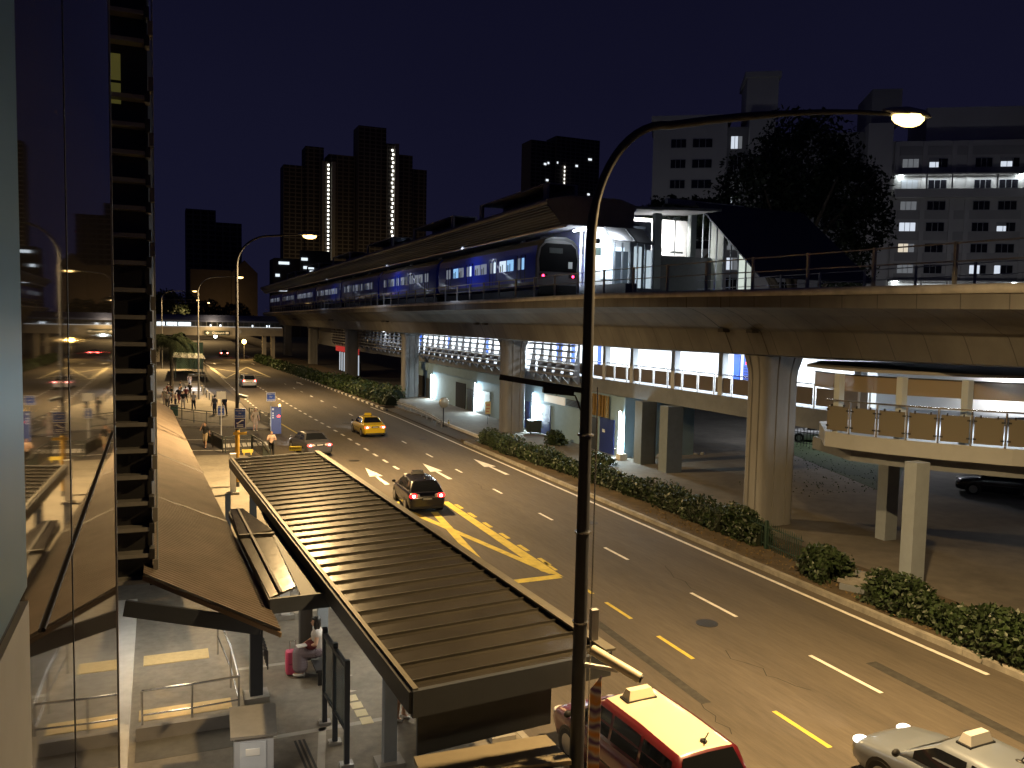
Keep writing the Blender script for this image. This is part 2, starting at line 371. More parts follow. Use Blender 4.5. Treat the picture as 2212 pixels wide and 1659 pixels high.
# rising road and flyover beyond the footbridge
g = MB()
prv = None
for i in range(13):
    t = i/12; y = 208+t*120; z = -.02+4.6*(3*t*t-2*t**3); ccx = 11-3*t
    s = [(ccx-7, y, z), (ccx+9, y, z)]
    if prv: g.poly([prv[0], prv[1], s[1], s[0]])
    prv = s
struct(g.build('road', mat('asphalt_far', (.09, .085, .078), .85, var=.15, vscale=.6)))
g = MB()
rngs = []
for i in range(17):
    t = i/16; x = -22+t*52; z = 1.2+5.0*math.sin(math.pi*min(1, max(0, t*1.0)))**.8
    rngs.append([(x, 262, z-2.6), (x, 262, z), (x, 262.4, z), (x, 262.4, z-2.6)])
g.loft(rngs); fl = tag(g.build('flyover_wall', mat('flyover_concrete', (.36, .33, .27), .85, var=.12, vscale=.6)), 'low arched concrete wall crossing beyond the footbridge', 'wall')

# ------------------------------------------------------------------ viaduct
def vx(y): return np.interp(y, [-20, 30, 60, 120, 220], [0, 0, 0.2, .45, 1.2])   # gentle bend of the line
def vz(y): return float(np.interp(y, [-20, 0, 15.6, 25, 40, 61, 122, 210], [-.50, -.42, -.31, -.16, 0, 0, -.10, -.40]))
def gz(z, y):
    v = vz(y); lo = -v*.95 if y < 40 else v; t = min(1, max(0, (z-8.0)/1.8)); return z+lo*(1-t)+v*t
VY = [-18, -6, 4, 14, 22, 30.3, 40, 50, 62.6, 78, 94.3, 110, 128, 146, 166, 190, 214]
GP = [(24.5, 7.68), (24.25, 7.74), (23.75, 8.86), (23.68, 8.92), (23.45, 9.02), (23.05, 9.3), (22.5, 9.66), (21.95, 9.88), (21.62, 9.95), (21.60, 10.40), (22.0, 10.42), (22.0, 10.25), (31.4, 10.25), (31.4, 10.42), (31.8, 10.40), (31.78, 9.95), (31.4, 9.88), (30.3, 9.3), (29.7, 8.9), (29.1, 7.74), (28.85, 7.68)]
via = thing('viaduct', 'long concrete railway viaduct on grooved piers with curved underside beside the road', 'viaduct', (26.6, 30, 0))
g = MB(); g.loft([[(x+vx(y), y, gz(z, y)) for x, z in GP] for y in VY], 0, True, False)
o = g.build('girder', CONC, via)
nt_ = CONC.node_tree; n_ = nt_.nodes; b_ = n_['Principled BSDF']     # segment joints every 1.5 m along the girder
lk = [l for l in nt_.links if l.to_socket == b_.inputs['Base Color']][0]; srcs = lk.from_socket
tcn = n_.new('ShaderNodeTexCoord'); sp = n_.new('ShaderNodeSeparateXYZ'); nt_.links.new(tcn.outputs['Object'], sp.inputs[0])
m1 = n_.new('ShaderNodeMath'); m1.operation = 'MULTIPLY'; m1.inputs[1].default_value = 1/1.55; nt_.links.new(sp.outputs['Y'], m1.inputs[0])
m2 = n_.new('ShaderNodeMath'); m2.operation = 'FRACT'; nt_.links.new(m1.outputs[0], m2.inputs[0])
m3 = n_.new('ShaderNodeMath'); m3.operation = 'GREATER_THAN'; m3.inputs[1].default_value = .022; nt_.links.new(m2.outputs[0], m3.inputs[0])
m4 = n_.new('ShaderNodeMapRange'); m4.inputs[3].default_value = .42; m4.inputs[4].default_value = 1; nt_.links.new(m3.outputs[0], m4.inputs[0])
v4 = n_.new('ShaderNodeVectorMath'); v4.operation = 'SCALE'; nt_.links.new(srcs, v4.inputs[0]); nt_.links.new(m4.outputs[0], v4.inputs['Scale']); nt_.links.new(v4.outputs[0], b_.inputs['Base Color'])
g = MB(); g.loft([[(x+vx(y), y, z+vz(y)) for x, z in [(21.52, 10.402), (21.52, 10.62), (21.60, 10.68), (22.02, 10.68), (22.02, 10.425)]] for y in VY]); g.build('parapet_cap', CAPW, via)
g = MB(); g.loft([[(x+vx(y), y, z+vz(y)) for x, z in [(31.35, 10.425), (31.35, 10.68), (31.88, 10.68), (31.88, 10.402)]] for y in VY]); g.build('parapet_cap', CAPW, via)
g = MB()
for x in (24.0, 25.4, 28.4, 29.8):
    for a, b in zip(VY[:-1], VY[1:]): g.bar((x+vx(a), a, 10.5+vz(a)), (x+vx(b), b, 10.5+vz(b)), .08, .16)
for a, b in zip(VY[:-1], VY[1:]):
    for x in (24.7, 29.1): g.bar((x+vx(a), a, 10.33+vz(a)), (x+vx(b), b, 10.33+vz(b)), 2.4, .15, 1)
g.build('track', [mat('rail_steel', (.10, .08, .07), .5, metal=.6), mat('track_bed', (.04, .037, .034), .95, var=.3)], via)
PIERS = [(25.55, -2.0), (25.55, 30.3), (26.35, 62.9), (26.5, 94.4), (26.6, 128), (26.9, 166), (27.2, 205)]
def stad(a, b, r, n=5):
    pts = []
    for (sx_, sy_, t0) in ((1, 1, 0), (-1, 1, 90), (-1, -1, 180), (1, -1, 270)):
        for i in range(n+1):
            t = R(t0+90*i/n); pts.append((sx_*(a-r)+r*math.cos(t), sy_*(b-r)+r*math.sin(t)))
    return pts
def pier_section():
    base = stad(.92, .74, .3); pts = []
    # grooves: notch the two faces seen from the road
    n = len(base)
    for i in range(n):
        p, q = Vector(base[i]), Vector(base[(i+1) % n]); pts.append(tuple(p))
        if (q-p).length > .5:
            d = (q-p).normalized(); nn = Vector((d.y, -d.x)); L_ = (q-p).length
            for s_ in (.22, .78):
                c = p+d*L_*s_; pts += [tuple(c-d*.05), tuple(c-d*.03-nn*.06), tuple(c+d*.03-nn*.06), tuple(c+d*.05)]
    return pts
PS = pier_section()
for (px, py) in PIERS:
    g = MB(); rings = []
    for z, s_ in ((.0, 1.0), (6.7, 1.0), (7.1, 1.04), (gz(7.675, py)-.01, 1.22)): rings.append([(px+vx(py)*.3+x*s_, py+y*s_, z) for x, y in PS])
    g.loft(rings, 0, True, False)
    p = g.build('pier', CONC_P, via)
for (px, py) in PIERS[1:]:
    g = MB(); g.box(23.4, 23.75, py-1.1, py-.7, 8.78, 8.93); g.box(23.4, 23.75, py+.9, py+1.3, 8.78, 8.93); g.build('drain_notch', JOINT, via)
    g = MB()
    xx = vx(py)
    for dy in (-1.25, 1.25):
        g.loft([[(x+xx-.012, py+dy-.03, gz(z, py+dy)-.012) for x, z in GP[:10]], [(x+xx-.012, py+dy+.03, gz(z, py+dy)-.012) for x, z in GP[:10]]], 0, False, False, False)
    g.build('joint', JOINT, via)
# deck-edge railing
fen = thing('safety_railing', 'thin grey post and rail fence along the edge of the viaduct deck', 'railing', (22, 20, 10.68))
g = MB()
for a, b in zip(VY[:-1], VY[1:]):
    for z in (11.95, 11.4): g.bar((22.2+vx(a), a, z+vz(a)), (22.2+vx(b), b, z+vz(b)), .045)
g.build('rail', mat('railing_paint', (.36, .36, .35), .55, var=.1), fen)
post = MB(); post.box(22.15, 22.25, -.05, .05, 10.60, 12.0); pm = None
y = 2.6
while y < 200:
    if pm is None: pm = post.build('post', mat('railing_paint', (.36, .36, .35), .55, var=.1), fen); bx = pm.location.copy(); q = pm
    else: q = pm.copy(); COL.objects.link(q)
    q.location = (vx(y), y, vz(y)); y += 3.15
g = MB(); g.bar((31.4, -10, 11.9), (31.6, 45, 11.9), .04); g.bar((31.4, -10, 11.4), (31.6, 45, 11.4), .04)
for i in range(18): g.box(31.45, 31.52, -8+3*i, -7.9+3*i, 10.6, 11.95)
o = tag(g.build('safety_railing', GALV), 'far railing on the other edge of the viaduct deck behind the tracks', 'railing')

# ------------------------------------------------------------------ train
for (ya_, yb_, p_) in ((52, 76, 120), (78, 100, 120), (102, 150, 100)):
    area('eave_light', (21.95+vx(ya_), (ya_+yb_)/2, 14.78), p_, .12, (.72, .82, 1.0), (1, 0, -.75), yb_-ya_)
tr = thing('metro_train', 'blue and black commuter train standing at the elevated platform with red tail lamps', 'train', (24.75, 51.5, 10.6))
BLUE_T = mat('train_blue', (.022, .055, .70), .28, var=.06, vscale=.6, coat=.4)
GREY_T = mat('train_grey', (.06, .062, .07), .35, metal=.4)
WH_T = mat('train_white', (.13, .13, .14), .35, coat=.3)
TWIN = emis('train_window', (.70, .86, 1.0), .75)
TWIN2 = emis('train_window_dim', (.70, .80, 1.0), .14)
TWIN3 = emis('train_window_dark', (.5, .6, .8), .04); TWINB = emis('train_window_blue', (.30, .60, 1.0), .7)
def tsec(xc, y, s=1.0, dz=0):
    dz -= .2; p = [(-1.42, 11.35), (-1.55, 11.6), (-1.55, 13.3), (-1.42, 14.1), (-1.05, 14.5), (-.5, 14.68), (.5, 14.68), (1.05, 14.5), (1.42, 14.1), (1.55, 13.3), (1.55, 11.6), (1.42, 11.35)]
    return [(xc+x*s, y, 13+(z-13)*(s*.5+.5)-dz) for x, z in p]
CARL = 22.6
for c in range(7):
    y0 = 51.5+c*(CARL+.7); y1 = y0+CARL
    if y0 > 205: break
    xa, xb = 24.75+vx(y0), 24.75+vx(y1)
    g = MB(); g.loft([tsec(xa, y0, .97), tsec(xa, y0+.5), tsec(xb, y1-.5), tsec(xb, y1, .97)], 0, True, True)
    for i in range(len(g.f)):
        zc = sum(g.v[k][2] for k in g.f[i])/len(g.f[i])
        if zc > 13.95 or (c == 0 and min(g.v[k][1] for k in g.f[i]) < y0+.3): g.m[i] = 1
    if c: g.box(24.1+vx(y0), 25.4+vx(y0), y0-.75, y0+.05, 11.4, 14.2, 2)
    car = fix(g.build('carriage', [BLUE_T, GREY_T, BLK], tr))
    g = MB(); g.bar((xa, y0+1, 11.05), (xb, y1-1, 11.05), 2.2, .55); g.build('underframe', BLK, tr)
    g = MB(); g.bar((xa-1.545, y0+.6, 11.72), (xb-1.545, y1-.6, 11.72), .03, .22); g.build('stripe', WH_T, tr)
    # doors and windows on the road side
    def xs(y): return xa+(xb-xa)*(y-y0)/CARL-1.556
    for d in range(4):
        yd = y0+3.0+d*5.5
        g = MB(); g.box(xs(yd)-.008, xs(yd)+.03, yd-.72, yd-.66, 11.65, 13.75, 0); g.box(xs(yd)-.008, xs(yd)+.03, yd+.66, yd+.72, 11.65, 13.75, 0); g.box(xs(yd)-.008, xs(yd)+.03, yd-.02, yd+.02, 11.65, 13.75, 0)
        g.build('door', BLK, tr)
        for s_ in (-.35, .35):
            g = MB(); g.box(xs(yd)-.012, xs(yd)+.02, yd+s_-.2, yd+s_+.2, 12.75, 13.55); w = g.build('window', rng.choice((TWIN, TWIN, TWIN2, TWINB)) if c < 1 else rng.choice((TWIN2, TWIN2, TWIN3)), tr)
        if d < 3:
            ym = yd+2.75
            for s_ in (-.72, .72):
                g = MB(); g.box(xs(ym)-.012, xs(ym)+.02, ym+s_-.62, ym+s_+.62, 12.75, 13.55); g.box(xs(ym)-.016, xs(ym)-.01, ym+s_-.05, ym+s_+.1, 12.75, 13.3, 1); g.box(xs(ym)-.016, xs(ym)-.01, ym+s_+.3, ym+s_+.5, 12.75, 13.2, 1)
                g.build('window', [rng.choice((TWIN, TWIN2, TWINB)) if c < 1 else rng.choice((TWIN2, TWIN3)), BLK], tr)
# rear face: dark windscreen in a pale frame
g = MB(); x = 24.75; y = 51.5
def face(pts, yy): return [(x+a, yy, b) for a, b in pts]
fr = [(-1.50, 11.5), (-1.53, 13.3), (-1.38, 14.1), (-1.0, 14.47), (-.4, 14.62), (.4, 14.62), (1.0, 14.47), (1.38, 14.1), (1.53, 13.3), (1.50, 11.5)]
g.loft([face(fr, y-.14), face(fr, y+.02)], 0, True, False); g.build('end_frame', WH_T, tr)
ws = [(-1.36, 12.5), (-1.44, 13.3), (-1.3, 14.08), (-.95, 14.4), (.95, 14.4), (1.3, 14.08), (1.44, 13.3), (1.36, 12.5)]
g = MB(); g.loft([face(ws, y-.17), face(ws, y-.13)], 0, True, False); wsd = g.build('windscreen', GLASSM, tr)
g = MB(); g.box(x-.7, x+.3, y-.185, y-.172, 13.75, 14.1); g.build('destination_panel', mat('display_off', (.03, .034, .036), .4), wsd)
g = MB(); g.box(x+.75, x+1.05, y-.185, y-.172, 12.75, 13.2); g.build('cab_light', LDIM, wsd)
g = MB(); g.box(x-1.4, x+1.4, y-.2, y-.1, 11.0, 11.6); g.box(x-.22, x+.22, y-.55, y-.1, 11.2, 11.55); g.build('coupler', BLK, tr)
for s_ in (-1, 1):
    g = MB(); g.box(x+s_*1.1-.3, x+s_*1.1+.3, y-.165, y-.15, 12.1, 12.35); h = g.build('lamp_housing', BLK, tr)
    g = MB(); g.cyl((0, 0), .085, 0, .02, 12); g.v = [(x+s_*1.12+a, y-.17-c_, 12.22+b) for a, b, c_ in g.v]; g.build('tail_lamp', emis('train_tail', (1, .03, .10), 9), h)

# ------------------------------------------------------------------ station on the deck
st = thing('railway_station', 'elevated station roof with slatted fascia and raised skylights over the train', 'station', (26.6, 45, 10.3))
SLATM = mat('roof_slat', (.20, .235, .30), .5, metal=.4)
ROOFM = mat('station_roof', (.20, .22, .26), .55, metal=.3, var=.12, stain=.3)
SY = [45.5, 62, 94, 128, 166, 214]
def rl(pr, m, name, par=st):
    q = MB(); q.loft([[(x+vx(yy), yy, z) for x, z in pr] for yy in SY]); return q.build(name, m, par)
rl([(21.0, 16.05), (21.0, 16.4), (22.6, 16.72), (26.0, 16.72), (27.1, 16.4), (27.1, 16.05), (26.0, 16.35), (22.6, 16.35)], ROOFM, 'roof')
g = MB(); g.loft([[(x+vx(yy), yy, z) for x, z in [(27.2, 16.0), (27.2, 16.2), (32.4, 16.2), (32.4, 16.0)]] for yy in [53, 94, 128, 166, 214]]); g.build('platform_roof', ROOFM, st)
rl([(21.0, 16.041), (22.1, 14.95), (22.16, 14.99), (21.09, 16.041)], mat('fascia_dark', (.075, .085, .11), .6), 'fascia')
for i in range(8):
    t = (i+.6)/8.3; a, b = 21.0+1.1*t, 16.04-1.09*t
    rl([(a-.06, b-.02), (a-.10, b+.03), (a-.02, b+.04), (a-.005, b-.01)], SLATM, 'slat')
rl([(22.02, 14.82), (22.02, 14.93), (22.3, 14.93), (22.3, 14.82)], mat('eave_trim', (.6, .6, .6), .4), 'eave_trim')
rl([(22.3, 14.9), (22.3, 14.94), (25.0, 15.8), (27.0, 15.8), (27.0, 15.74), (25.0, 15.74)], mat('soffit', (.5, .5, .5), .6), 'soffit')
g = MB(); g.add([(21.0, 45.49, 16.3), (22.1, 45.49, 14.95), (27.05, 45.49, 15.0), (27.1, 45.49, 16.35), (26.0, 45.49, 16.68), (22.6, 45.49, 16.68)], [(0, 1, 2, 3, 4, 5)]); g.build('gable', mat('gable_grey', (.16, .16, .17), .6, var=.1), st)
for (ya, yb) in ((47.5, 59.5), (66, 78), (86, 98), (108, 120), (132, 144), (158, 170)):
    g = MB(); a = vx(ya)
    g.box(21.9+a, 24.0+a, ya, yb, 17.62, 17.72); g.box(21.9+a, 22.05+a, ya, ya+.6, 16.5, 17.615); g.box(21.9+a, 22.05+a, yb-.6, yb, 16.5, 17.615); g.box(23.8+a, 24+a, ya, yb, 16.7, 17.615)
    g.build('skylight', ROOFM, st)
for i in range(14):
    yy = 47+i*11.5; a = vx(yy)
    g = MB(); g.cyl((27.6+a, yy+6), .2, 11.4, 15.98, 12); g.build('column', WHITEP, st)
g = MB(); g.loft([[(x+vx(yy), yy, z) for x, z in [(26.5, 10.4), (26.5, 11.62), (27.3, 11.62), (27.3, 10.4)]] for yy in SY]); g.build('platform', CONC_D, st)
# station end: bright end wall with a door, signal heads, tube light
g = MB(); g.box(27.3, 31.4, 53.2, 60, 10.6, 15.95); rm = g.build('end_room', mat('room_white', (.62, .63, .65), .6), st)
g = MB(); g.box(27.75, 28.5, 53.15, 53.19, 11.2, 13.7, 0); g.box(27.5, 29.4, 53.16, 53.195, 13.95, 14.5, 1); g.box(27.8, 28.3, 53.12, 53.145, 13.0, 13.4, 2); g.build('door', [mat('door_glow', (.5, .6, .7), .5, emit=(.75, .9, 1), estr=.8), mat('panel_green', (.04, .06, .055), .5), mat('notice_yellow', (.6, .36, .03), .6)], rm)
g = MB(); g.box(29.0, 30.9, 53.12, 53.19, 12.3, 14.6); g.build('window', mat('end_window', (.5, .6, .7), .4, emit=(.8, .92, 1), estr=.9), rm)
tb = MB(); tb.bar((25.0, 49.6, 15.12), (26.5, 50.1, 15.42), .16, .13); tb.build('tube_light', emis('tube_hot', (.9, .97, 1), 30), st)
area('station_end_light', (28.4, 51.2, 15.4), 420, 2.6, COOL, (.05, .8, -.8), .3)
sg = MB(); sg.cyl((26.85, 50.2), .05, 10.4, 14.7, 8)
for dx in (-.22, .22): sg.ell((26.85+dx, 50.1, 14.62), (.18, .1, .2))
tag(sg.build('signal_lamp', BLK), 'twin round black signal heads on a post beside the train end', 'signal')
hd = thing('deck_canopy', 'dark grey sloping canopy over the glazed deck-end passage right of the train', 'canopy', (30, 52, 10.6))
g = MB(); g.plate([(28.7, 53.0, 16.35), (32.3, 53.6, 16.3), (32.4, 51.6, 14.75), (28.9, 51.2, 14.85)], (0, 0, 1), .1); g.bar((30.55, 53.3, 16.45), (30.7, 51.4, 14.92), .08); g.build('roof', mat('hood_grey', (.10, .10, .105), .5, var=.1), hd)
for i in range(6):
    g = MB(); xx = 29.2+i*.62; g.box(xx, xx+.1, 51.6, 51.7, 10.6, 14.8); g.build('post', GRMET, hd)
g = MB(); g.box(29.3, 30.5, 51.9, 51.95, 11.0, 14.2); g.build('glass_panel', mat('pane_blue', (.06, .08, .10), .2, emit=(.5, .65, .8), estr=.05), hd)
g = MB(); g.box(31.0, 31.6, 51.9, 51.95, 11.0, 14.6); g.box(32.1, 32.5, 52.0, 52.05, 11.0, 14.4); g.build('glass_panel', mat('pane_lit', (.3, .4, .42), .2, emit=(.75, .9, 1), estr=.45), hd)
g = MB(); g.box(29.0, 32.6, 50.6, 50.7, 10.5, 11.6); g.build('parapet', CONC_D, hd)
# glass stair hall further back, its roof a single slope falling toward the road
gh = thing('stair_hall', 'glazed stair hall with brightly lit tall window and dark slope roof', 'stair hall', (42, 60, 10))
HWL = mat('hall_wall', (.20, .205, .21), .7, var=.1)
g = MB(); g.box(37.6, 43.5, 60, 64, 9, 14.88); g.build('wall', HWL, gh)
g = MB(); g.box(35.0, 37.6, 60.3, 64, 9, 17.6); g.build('wall', mat('hall_wall_pale', (.36, .39, .44), .6, var=.2), gh)
g = MB(); g.box(37.65, 38.28, 59.8, 60.3, 9, 18.3); g.box(41.15, 41.7, 59.8, 60.3, 14.9, 18.4); g.build('column', mat('hall_column', (.42, .45, .43), .6), gh)
g = MB(); g.box(38.3, 41.13, 60.05, 60.1, 14.9, 18.1); g.build('window', CLEARG, gh)
g = MB(); g.box(39.7, 39.76, 60.0, 60.04, 14.9, 18.1); g.build('mullion', GRMET, gh)
g = MB(); g.box(37.6, 43.5, 63.8, 63.95, 14.9, 18.4); g.build('back_wall', WHITEP, gh)
g = MB(); g.box(38.6, 39.1, 61.0, 61.3, 14.9, 15.7); g.box(39.9, 41.1, 60.8, 60.95, 15.2, 15.35); g.build('barrier', BLK, gh)
area('stair_hall_light', (39.7, 61.4, 18.25), 900, 2.6, WHITE, (0, .5, -1), .6)
area('stair_hall_light', (46.5, 58.5, 14.4), 160, 1.2, COOL, (-.5, 0, -1), 2.4)
zr_ = lambda y: 13.45+(y-54)*.76
for i in range(8):
    yy = 54.4+i*1.0; g = MB(); g.box(43.5, 43.6, yy, yy+.1, 10.4, zr_(yy)-.05); g.build('mullion', GRMET, gh)
for (ya, yb, e) in ((54.55, 55.35, .40), (55.55, 56.35, .55), (58.6, 59.35, .03), (59.6, 60.3, .03)):
    g = MB(); g.add([(43.56, ya, 10.4), (43.56, yb, 10.4), (43.56, yb, zr_(yb)-.12), (43.56, ya, zr_(ya)-.12)], [(0, 1, 2, 3)]); g.build('window', mat('pane_hall_%d' % int(e*100), (.2, .22, .2), .2, emit=(.85, .95, .85), estr=e), gh)
g = MB(); g.plate([(43.3, 53.4, zr_(53.4)), (55.2, 53.4, zr_(53.4)-.1), (55.2, 62.3, zr_(62.3)-.1), (43.3, 62.3, zr_(62.3))], (0, 0, 1), .14); g.build('roof', mat('hall_roof', (.05, .055, .085), .5, metal=.3, var=.1, vscale=1), gh)
g = MB(); g.plate([(35.2, 59.0, 18.35), (43.6, 59.0, 18.75), (43.6, 64.5, 18.95), (35.2, 64.5, 18.5)], (0, 0, 1), .22); g.build('canopy', mat('hall_canopy', (.13, .13, .135), .6), gh)
for (a_, b_, z_) in ((40.5, 48.6, 19.75), (50.0, 55.4, 19.4)):
    g = MB(); g.bar((a_, 62.7, z_+.1), (b_, 62.7, z_), .5, .45); g.build('gutter', mat('gutter_grey', (.26, .26, .28), .6), gh)

# ------------------------------------------------------------------ concourse below the deck
co = thing('station_concourse', 'brightly lit white concourse level hung under the railway viaduct', 'concourse', (29, 60, 4))
SLP = [(28.6, 120), (28.6, 62), (28.7, 52), (29.0, 46), (29.1, 38), (29.2, 30), (29.6, 26.5)]
g = MB(); poly = SLP+[(40, 26), (40, 120)]
g.prism(poly, 4.15, 5.14); g.build('slab', CONC_D, co)
g = MB(); g.box(32.6, 32.8, 31.0, 120, 5.141, 7.6); g.prism([(32.6, 31), (40, 26.5), (40.2, 26.7), (32.8, 31)], 5.141, 7.6); g.build('wall', mat('concourse_wall', (.80, .80, .80), .5), co)
g = MB(); g.prism([(28.9, 120), (28.9, 62), (29.2, 30.5), (33, 29), (33, 120)], 7.55, 7.66); g.build('ceiling', mat('concourse_ceiling', (.7, .7, .7), .6), co)
for (yc, w) in ((66.9, .55), (64.2, .3), (98, .5), (41.9, .3), (85, .5), (110, .7), (59.5, .25)):
    g = MB(); g.box(32.52, 32.60, yc-w, yc+w, 5.2, 7.5); p = g.build('blue_panel', BLUE_S, co)
g = MB(); g.box(32.3, 32.5, 40.2, 41.0, 5.145, 7.3, 0)
for k in range(8): g.box(32.27, 32.3, 40.3, 40.9, 5.4+k*.17, 5.5+k*.17, 1)
g.box(32.26, 32.3, 40.55, 40.72, 6.8, 6.95, 2); g.build('ticket_panel', [BLUE_S, BLUE_D, TAIL], co)
for (ya, yb, pw) in ((31.5, 40, 480), (40, 50, 560), (50, 61, 650), (62, 76, 1000), (77, 93, 1100), (95, 112, 1000)):
    area('concourse_light', (30.9, (ya+yb)/2, 7.52), pw, 1.4, COOL, (0, 0, -1), yb-ya-1.0)
    for yy in np.arange(ya+1, yb, 3.2):
        g = MB(); g.box(30.6, 31.2, yy-.6, yy+.6, 7.50, 7.545); g.build('ceiling_lamp', LTUBE, co)
# ribbed bays of louvres
def louvre_bay(ya, yb, n, label, tall=True):
    b = thing('louvre_screen', label, 'louvre screen', (28.3, ya, 4.8), 'louvre screens of the concourse')
    q = MB(); q.box(28.62, 28.66, ya, yb, 5.32, 6.12); q.build('back_panel', mat('balustrade_panel', (.16, .14, .125), .35, var=.05), b)
    for i, z in enumerate((5.05, 5.5, 5.95, 6.42, 6.88, 7.32)):
        q = MB(); q.plate([(27.62, ya, z), (27.98, ya, z+.05), (27.98, yb, z+.05), (27.62, yb, z)], (0, 0, 1), .085); q.build('louvre', mat('louvre_metal', (.42, .42, .43), .45, metal=.5), b)
    for k in range(n):
        yy = ya+.3+(yb-ya-.6)*k/(n-1); q = MB(); q.add([(28.3, yy-.05, 4.45), (28.3, yy+.05, 4.45), (27.75, yy+.05, 5.0), (27.75, yy-.05, 5.0), (28.3, yy-.05, 7.5), (28.3, yy+.05, 7.5), (28.18, yy+.05, 7.5), (28.18, yy-.05, 7.5)],
            [(0, 1, 2, 3), (3, 2, 6, 7), (0, 3, 7, 4), (1, 5, 6, 2), (0, 4, 5, 1), (4, 7, 6, 5)]); q.build('fin', mat('fin_grey', (.13, .13, .14), .5), b)
louvre_bay(54.4, 62.9, 6, 'short louvre screen beside the open walkway, nearest of the bays')
louvre_bay(65.5, 95.0, 15, 'long louvre screen between the second and third viaduct piers')
louvre_bay(98.2, 127, 13, 'distant louvre screen between the third and fourth viaduct piers')
louvre_bay(130, 150, 9, 'dim farthest louvre screen above the red fascia')
g = MB(); g.box(28.5, 28.6, 131, 150, 3.4, 4.3); tag(g.build('shop_fascia', emis('red_fascia', (.9, .06, .06), .25)), 'red lit shop fascia below the farthest louvre screen', 'shop fascia')
sh = MB(); sh.box(28.7, 28.9, 131, 148, 0.1, 3.3, 0)
for k in range(9): sh.box(28.6, 28.69, 131.5+k*1.9, 131.8+k*1.9, .1, 3.3, 1)
tag(sh.build('shutter_gate', [BLK, emis('gate_glow', (.8, .9, 1), .5)]), 'barred shopfront shutter glowing beneath the red fascia', 'shutter')
g = MB(); g.box(28.9, 29.1, 120, 170, 4.2, 7.6); g.box(28.7, 29.4, 120, 170, 4.0, 5.0); g.build('far_wall', mat('far_wall_grey', (.2, .2, .21), .7), co)
area('concourse_light', (28.3, 112, 7.3), 260, .6, COOL, (-.4, 0, -1), 12)
# slim wall panels and posts of the open walkway
wk = thing('walkway_balustrade', 'grey panel balustrade with white posts along the curved lit walkway', 'balustrade', (29, 45, 5.14))
PTH = [(28.95, 53.8), (28.95, 51), (29.15, 46), (29.25, 38), (29.35, 31.2), (29.7, 28.6)]
def along(P, step):
    out = []; seg = 0; P = [Vector(p) for p in P]; L_ = [0]
    for a, b in zip(P[:-1], P[1:]): L_.append(L_[-1]+(b-a).length)
    n = max(1, round(L_[-1]/step))
    for i in range(n+1):
        s_ = L_[-1]*i/n
        k = max(j for j in range(len(P)-1) if L_[j] <= s_+1e-6); t = (s_-L_[k])/(L_[k+1]-L_[k]); out.append(P[k].lerp(P[k+1], t))
    return out
pts = along(PTH, 1.55)
BPAN = mat('balustrade_panel', (.16, .14, .125), .35, var=.05)
for a, b in zip(pts[:-1], pts[1:]):
    d = (b-a).normalized(); q = MB()
    q.bar((a.x+d.x*.12, a.y+d.y*.12, 5.72), (b.x-d.x*.12, b.y-d.y*.12, 5.72), .03, .86); q.build('panel', BPAN, wk)
    q = MB(); q.box(b.x-.03, b.x+.03, b.y-.03, b.y+.03, 5.14, 6.3); q.build('post', WHITEP, wk)
q = MB()
for a, b in zip(pts[:-1], pts[1:]): q.bar((a.x, a.y, 6.32), (b.x, b.y, 6.32), .06)
q.build('handrail', STEEL, wk)
for i, (x, y) in enumerate(((29.05, 52.0), (29.15, 48.4), (29.3, 43.7), (29.35, 39.0), (29.5, 34.0), (29.8, 29.3))):
    g = MB(); g.box(x-.2, x+.2, y-.2, y+.2, 5.141, 7.55); g.build('column', mat('column_pale', (.5, .52, .54), .6), co)
for (x, y, s_) in ((28.7, 46.0, .55), (28.6, 42.9, .55), (29.6, 51, .6)):
    g = MB(); g.box(x-s_, x+s_, y-s_*.8, y+s_*.8, 0.1, 4.149); g.build('support_column', mat('column_blue_grey', (.17, .20, .225), .7, var=.08), co)

# ground-floor rooms under the concourse
gr = thing('plant_rooms', 'row of pale blue-grey plant rooms with navy doors and upright tube lights', 'rooms', (28.4, 70, .1))
RW = mat('room_wall', (.24, .36, .46), .75, var=.06, vscale=1.5, stain=.12)
g = MB(); g.box(28.45, 28.7, 48.2, 98.5, .1, 4.148); g.box(28.7, 34, 48.2, 48.45, .1, 4.148)
g.box(28.30, 28.447, 58.6, 64.6, 2.75, 4.148); g.box(28.2, 28.447, 64.8, 98.2, 3.3, 4.148); g.build('wall', RW, gr)
for (a, b, zt, m_) in ((49.5, 51.5, 2.5, 0), (51.9, 52.9, 2.4, 1), (59.7, 61.9, 2.46, 0), (63.9, 65.4, 2.4, 0), (73, 76.5, 2.4, 1), (77.9, 79.5, 2.3, 1), (80, 83, 2.7, 2), (92.5, 93.7, 2.36, 1), (94.5, 97.4, 2.5, 2)):
    g = MB(); g.box(28.38, 28.445, a, b, .1, zt); 
    d = g.build('door', [mat('door_navy', (.015, .03, .17), .45), mat('door_dark', (.03, .035, .04), .5), mat('door_void', (.012, .012, .013), .9)][m_], gr)  # void entries are near-black panels painting the dark of open doorways
    if m_ == 0:
        g = MB(); g.box(28.365, 28.378, b-.75, b-.4, 1.5, 1.72); g.build('notice', WHITEP, d)
        g = MB(); g.box(28.34, 28.378, a+.15, a+.3, 1.05, 1.12); g.build('handle', STEEL, d)
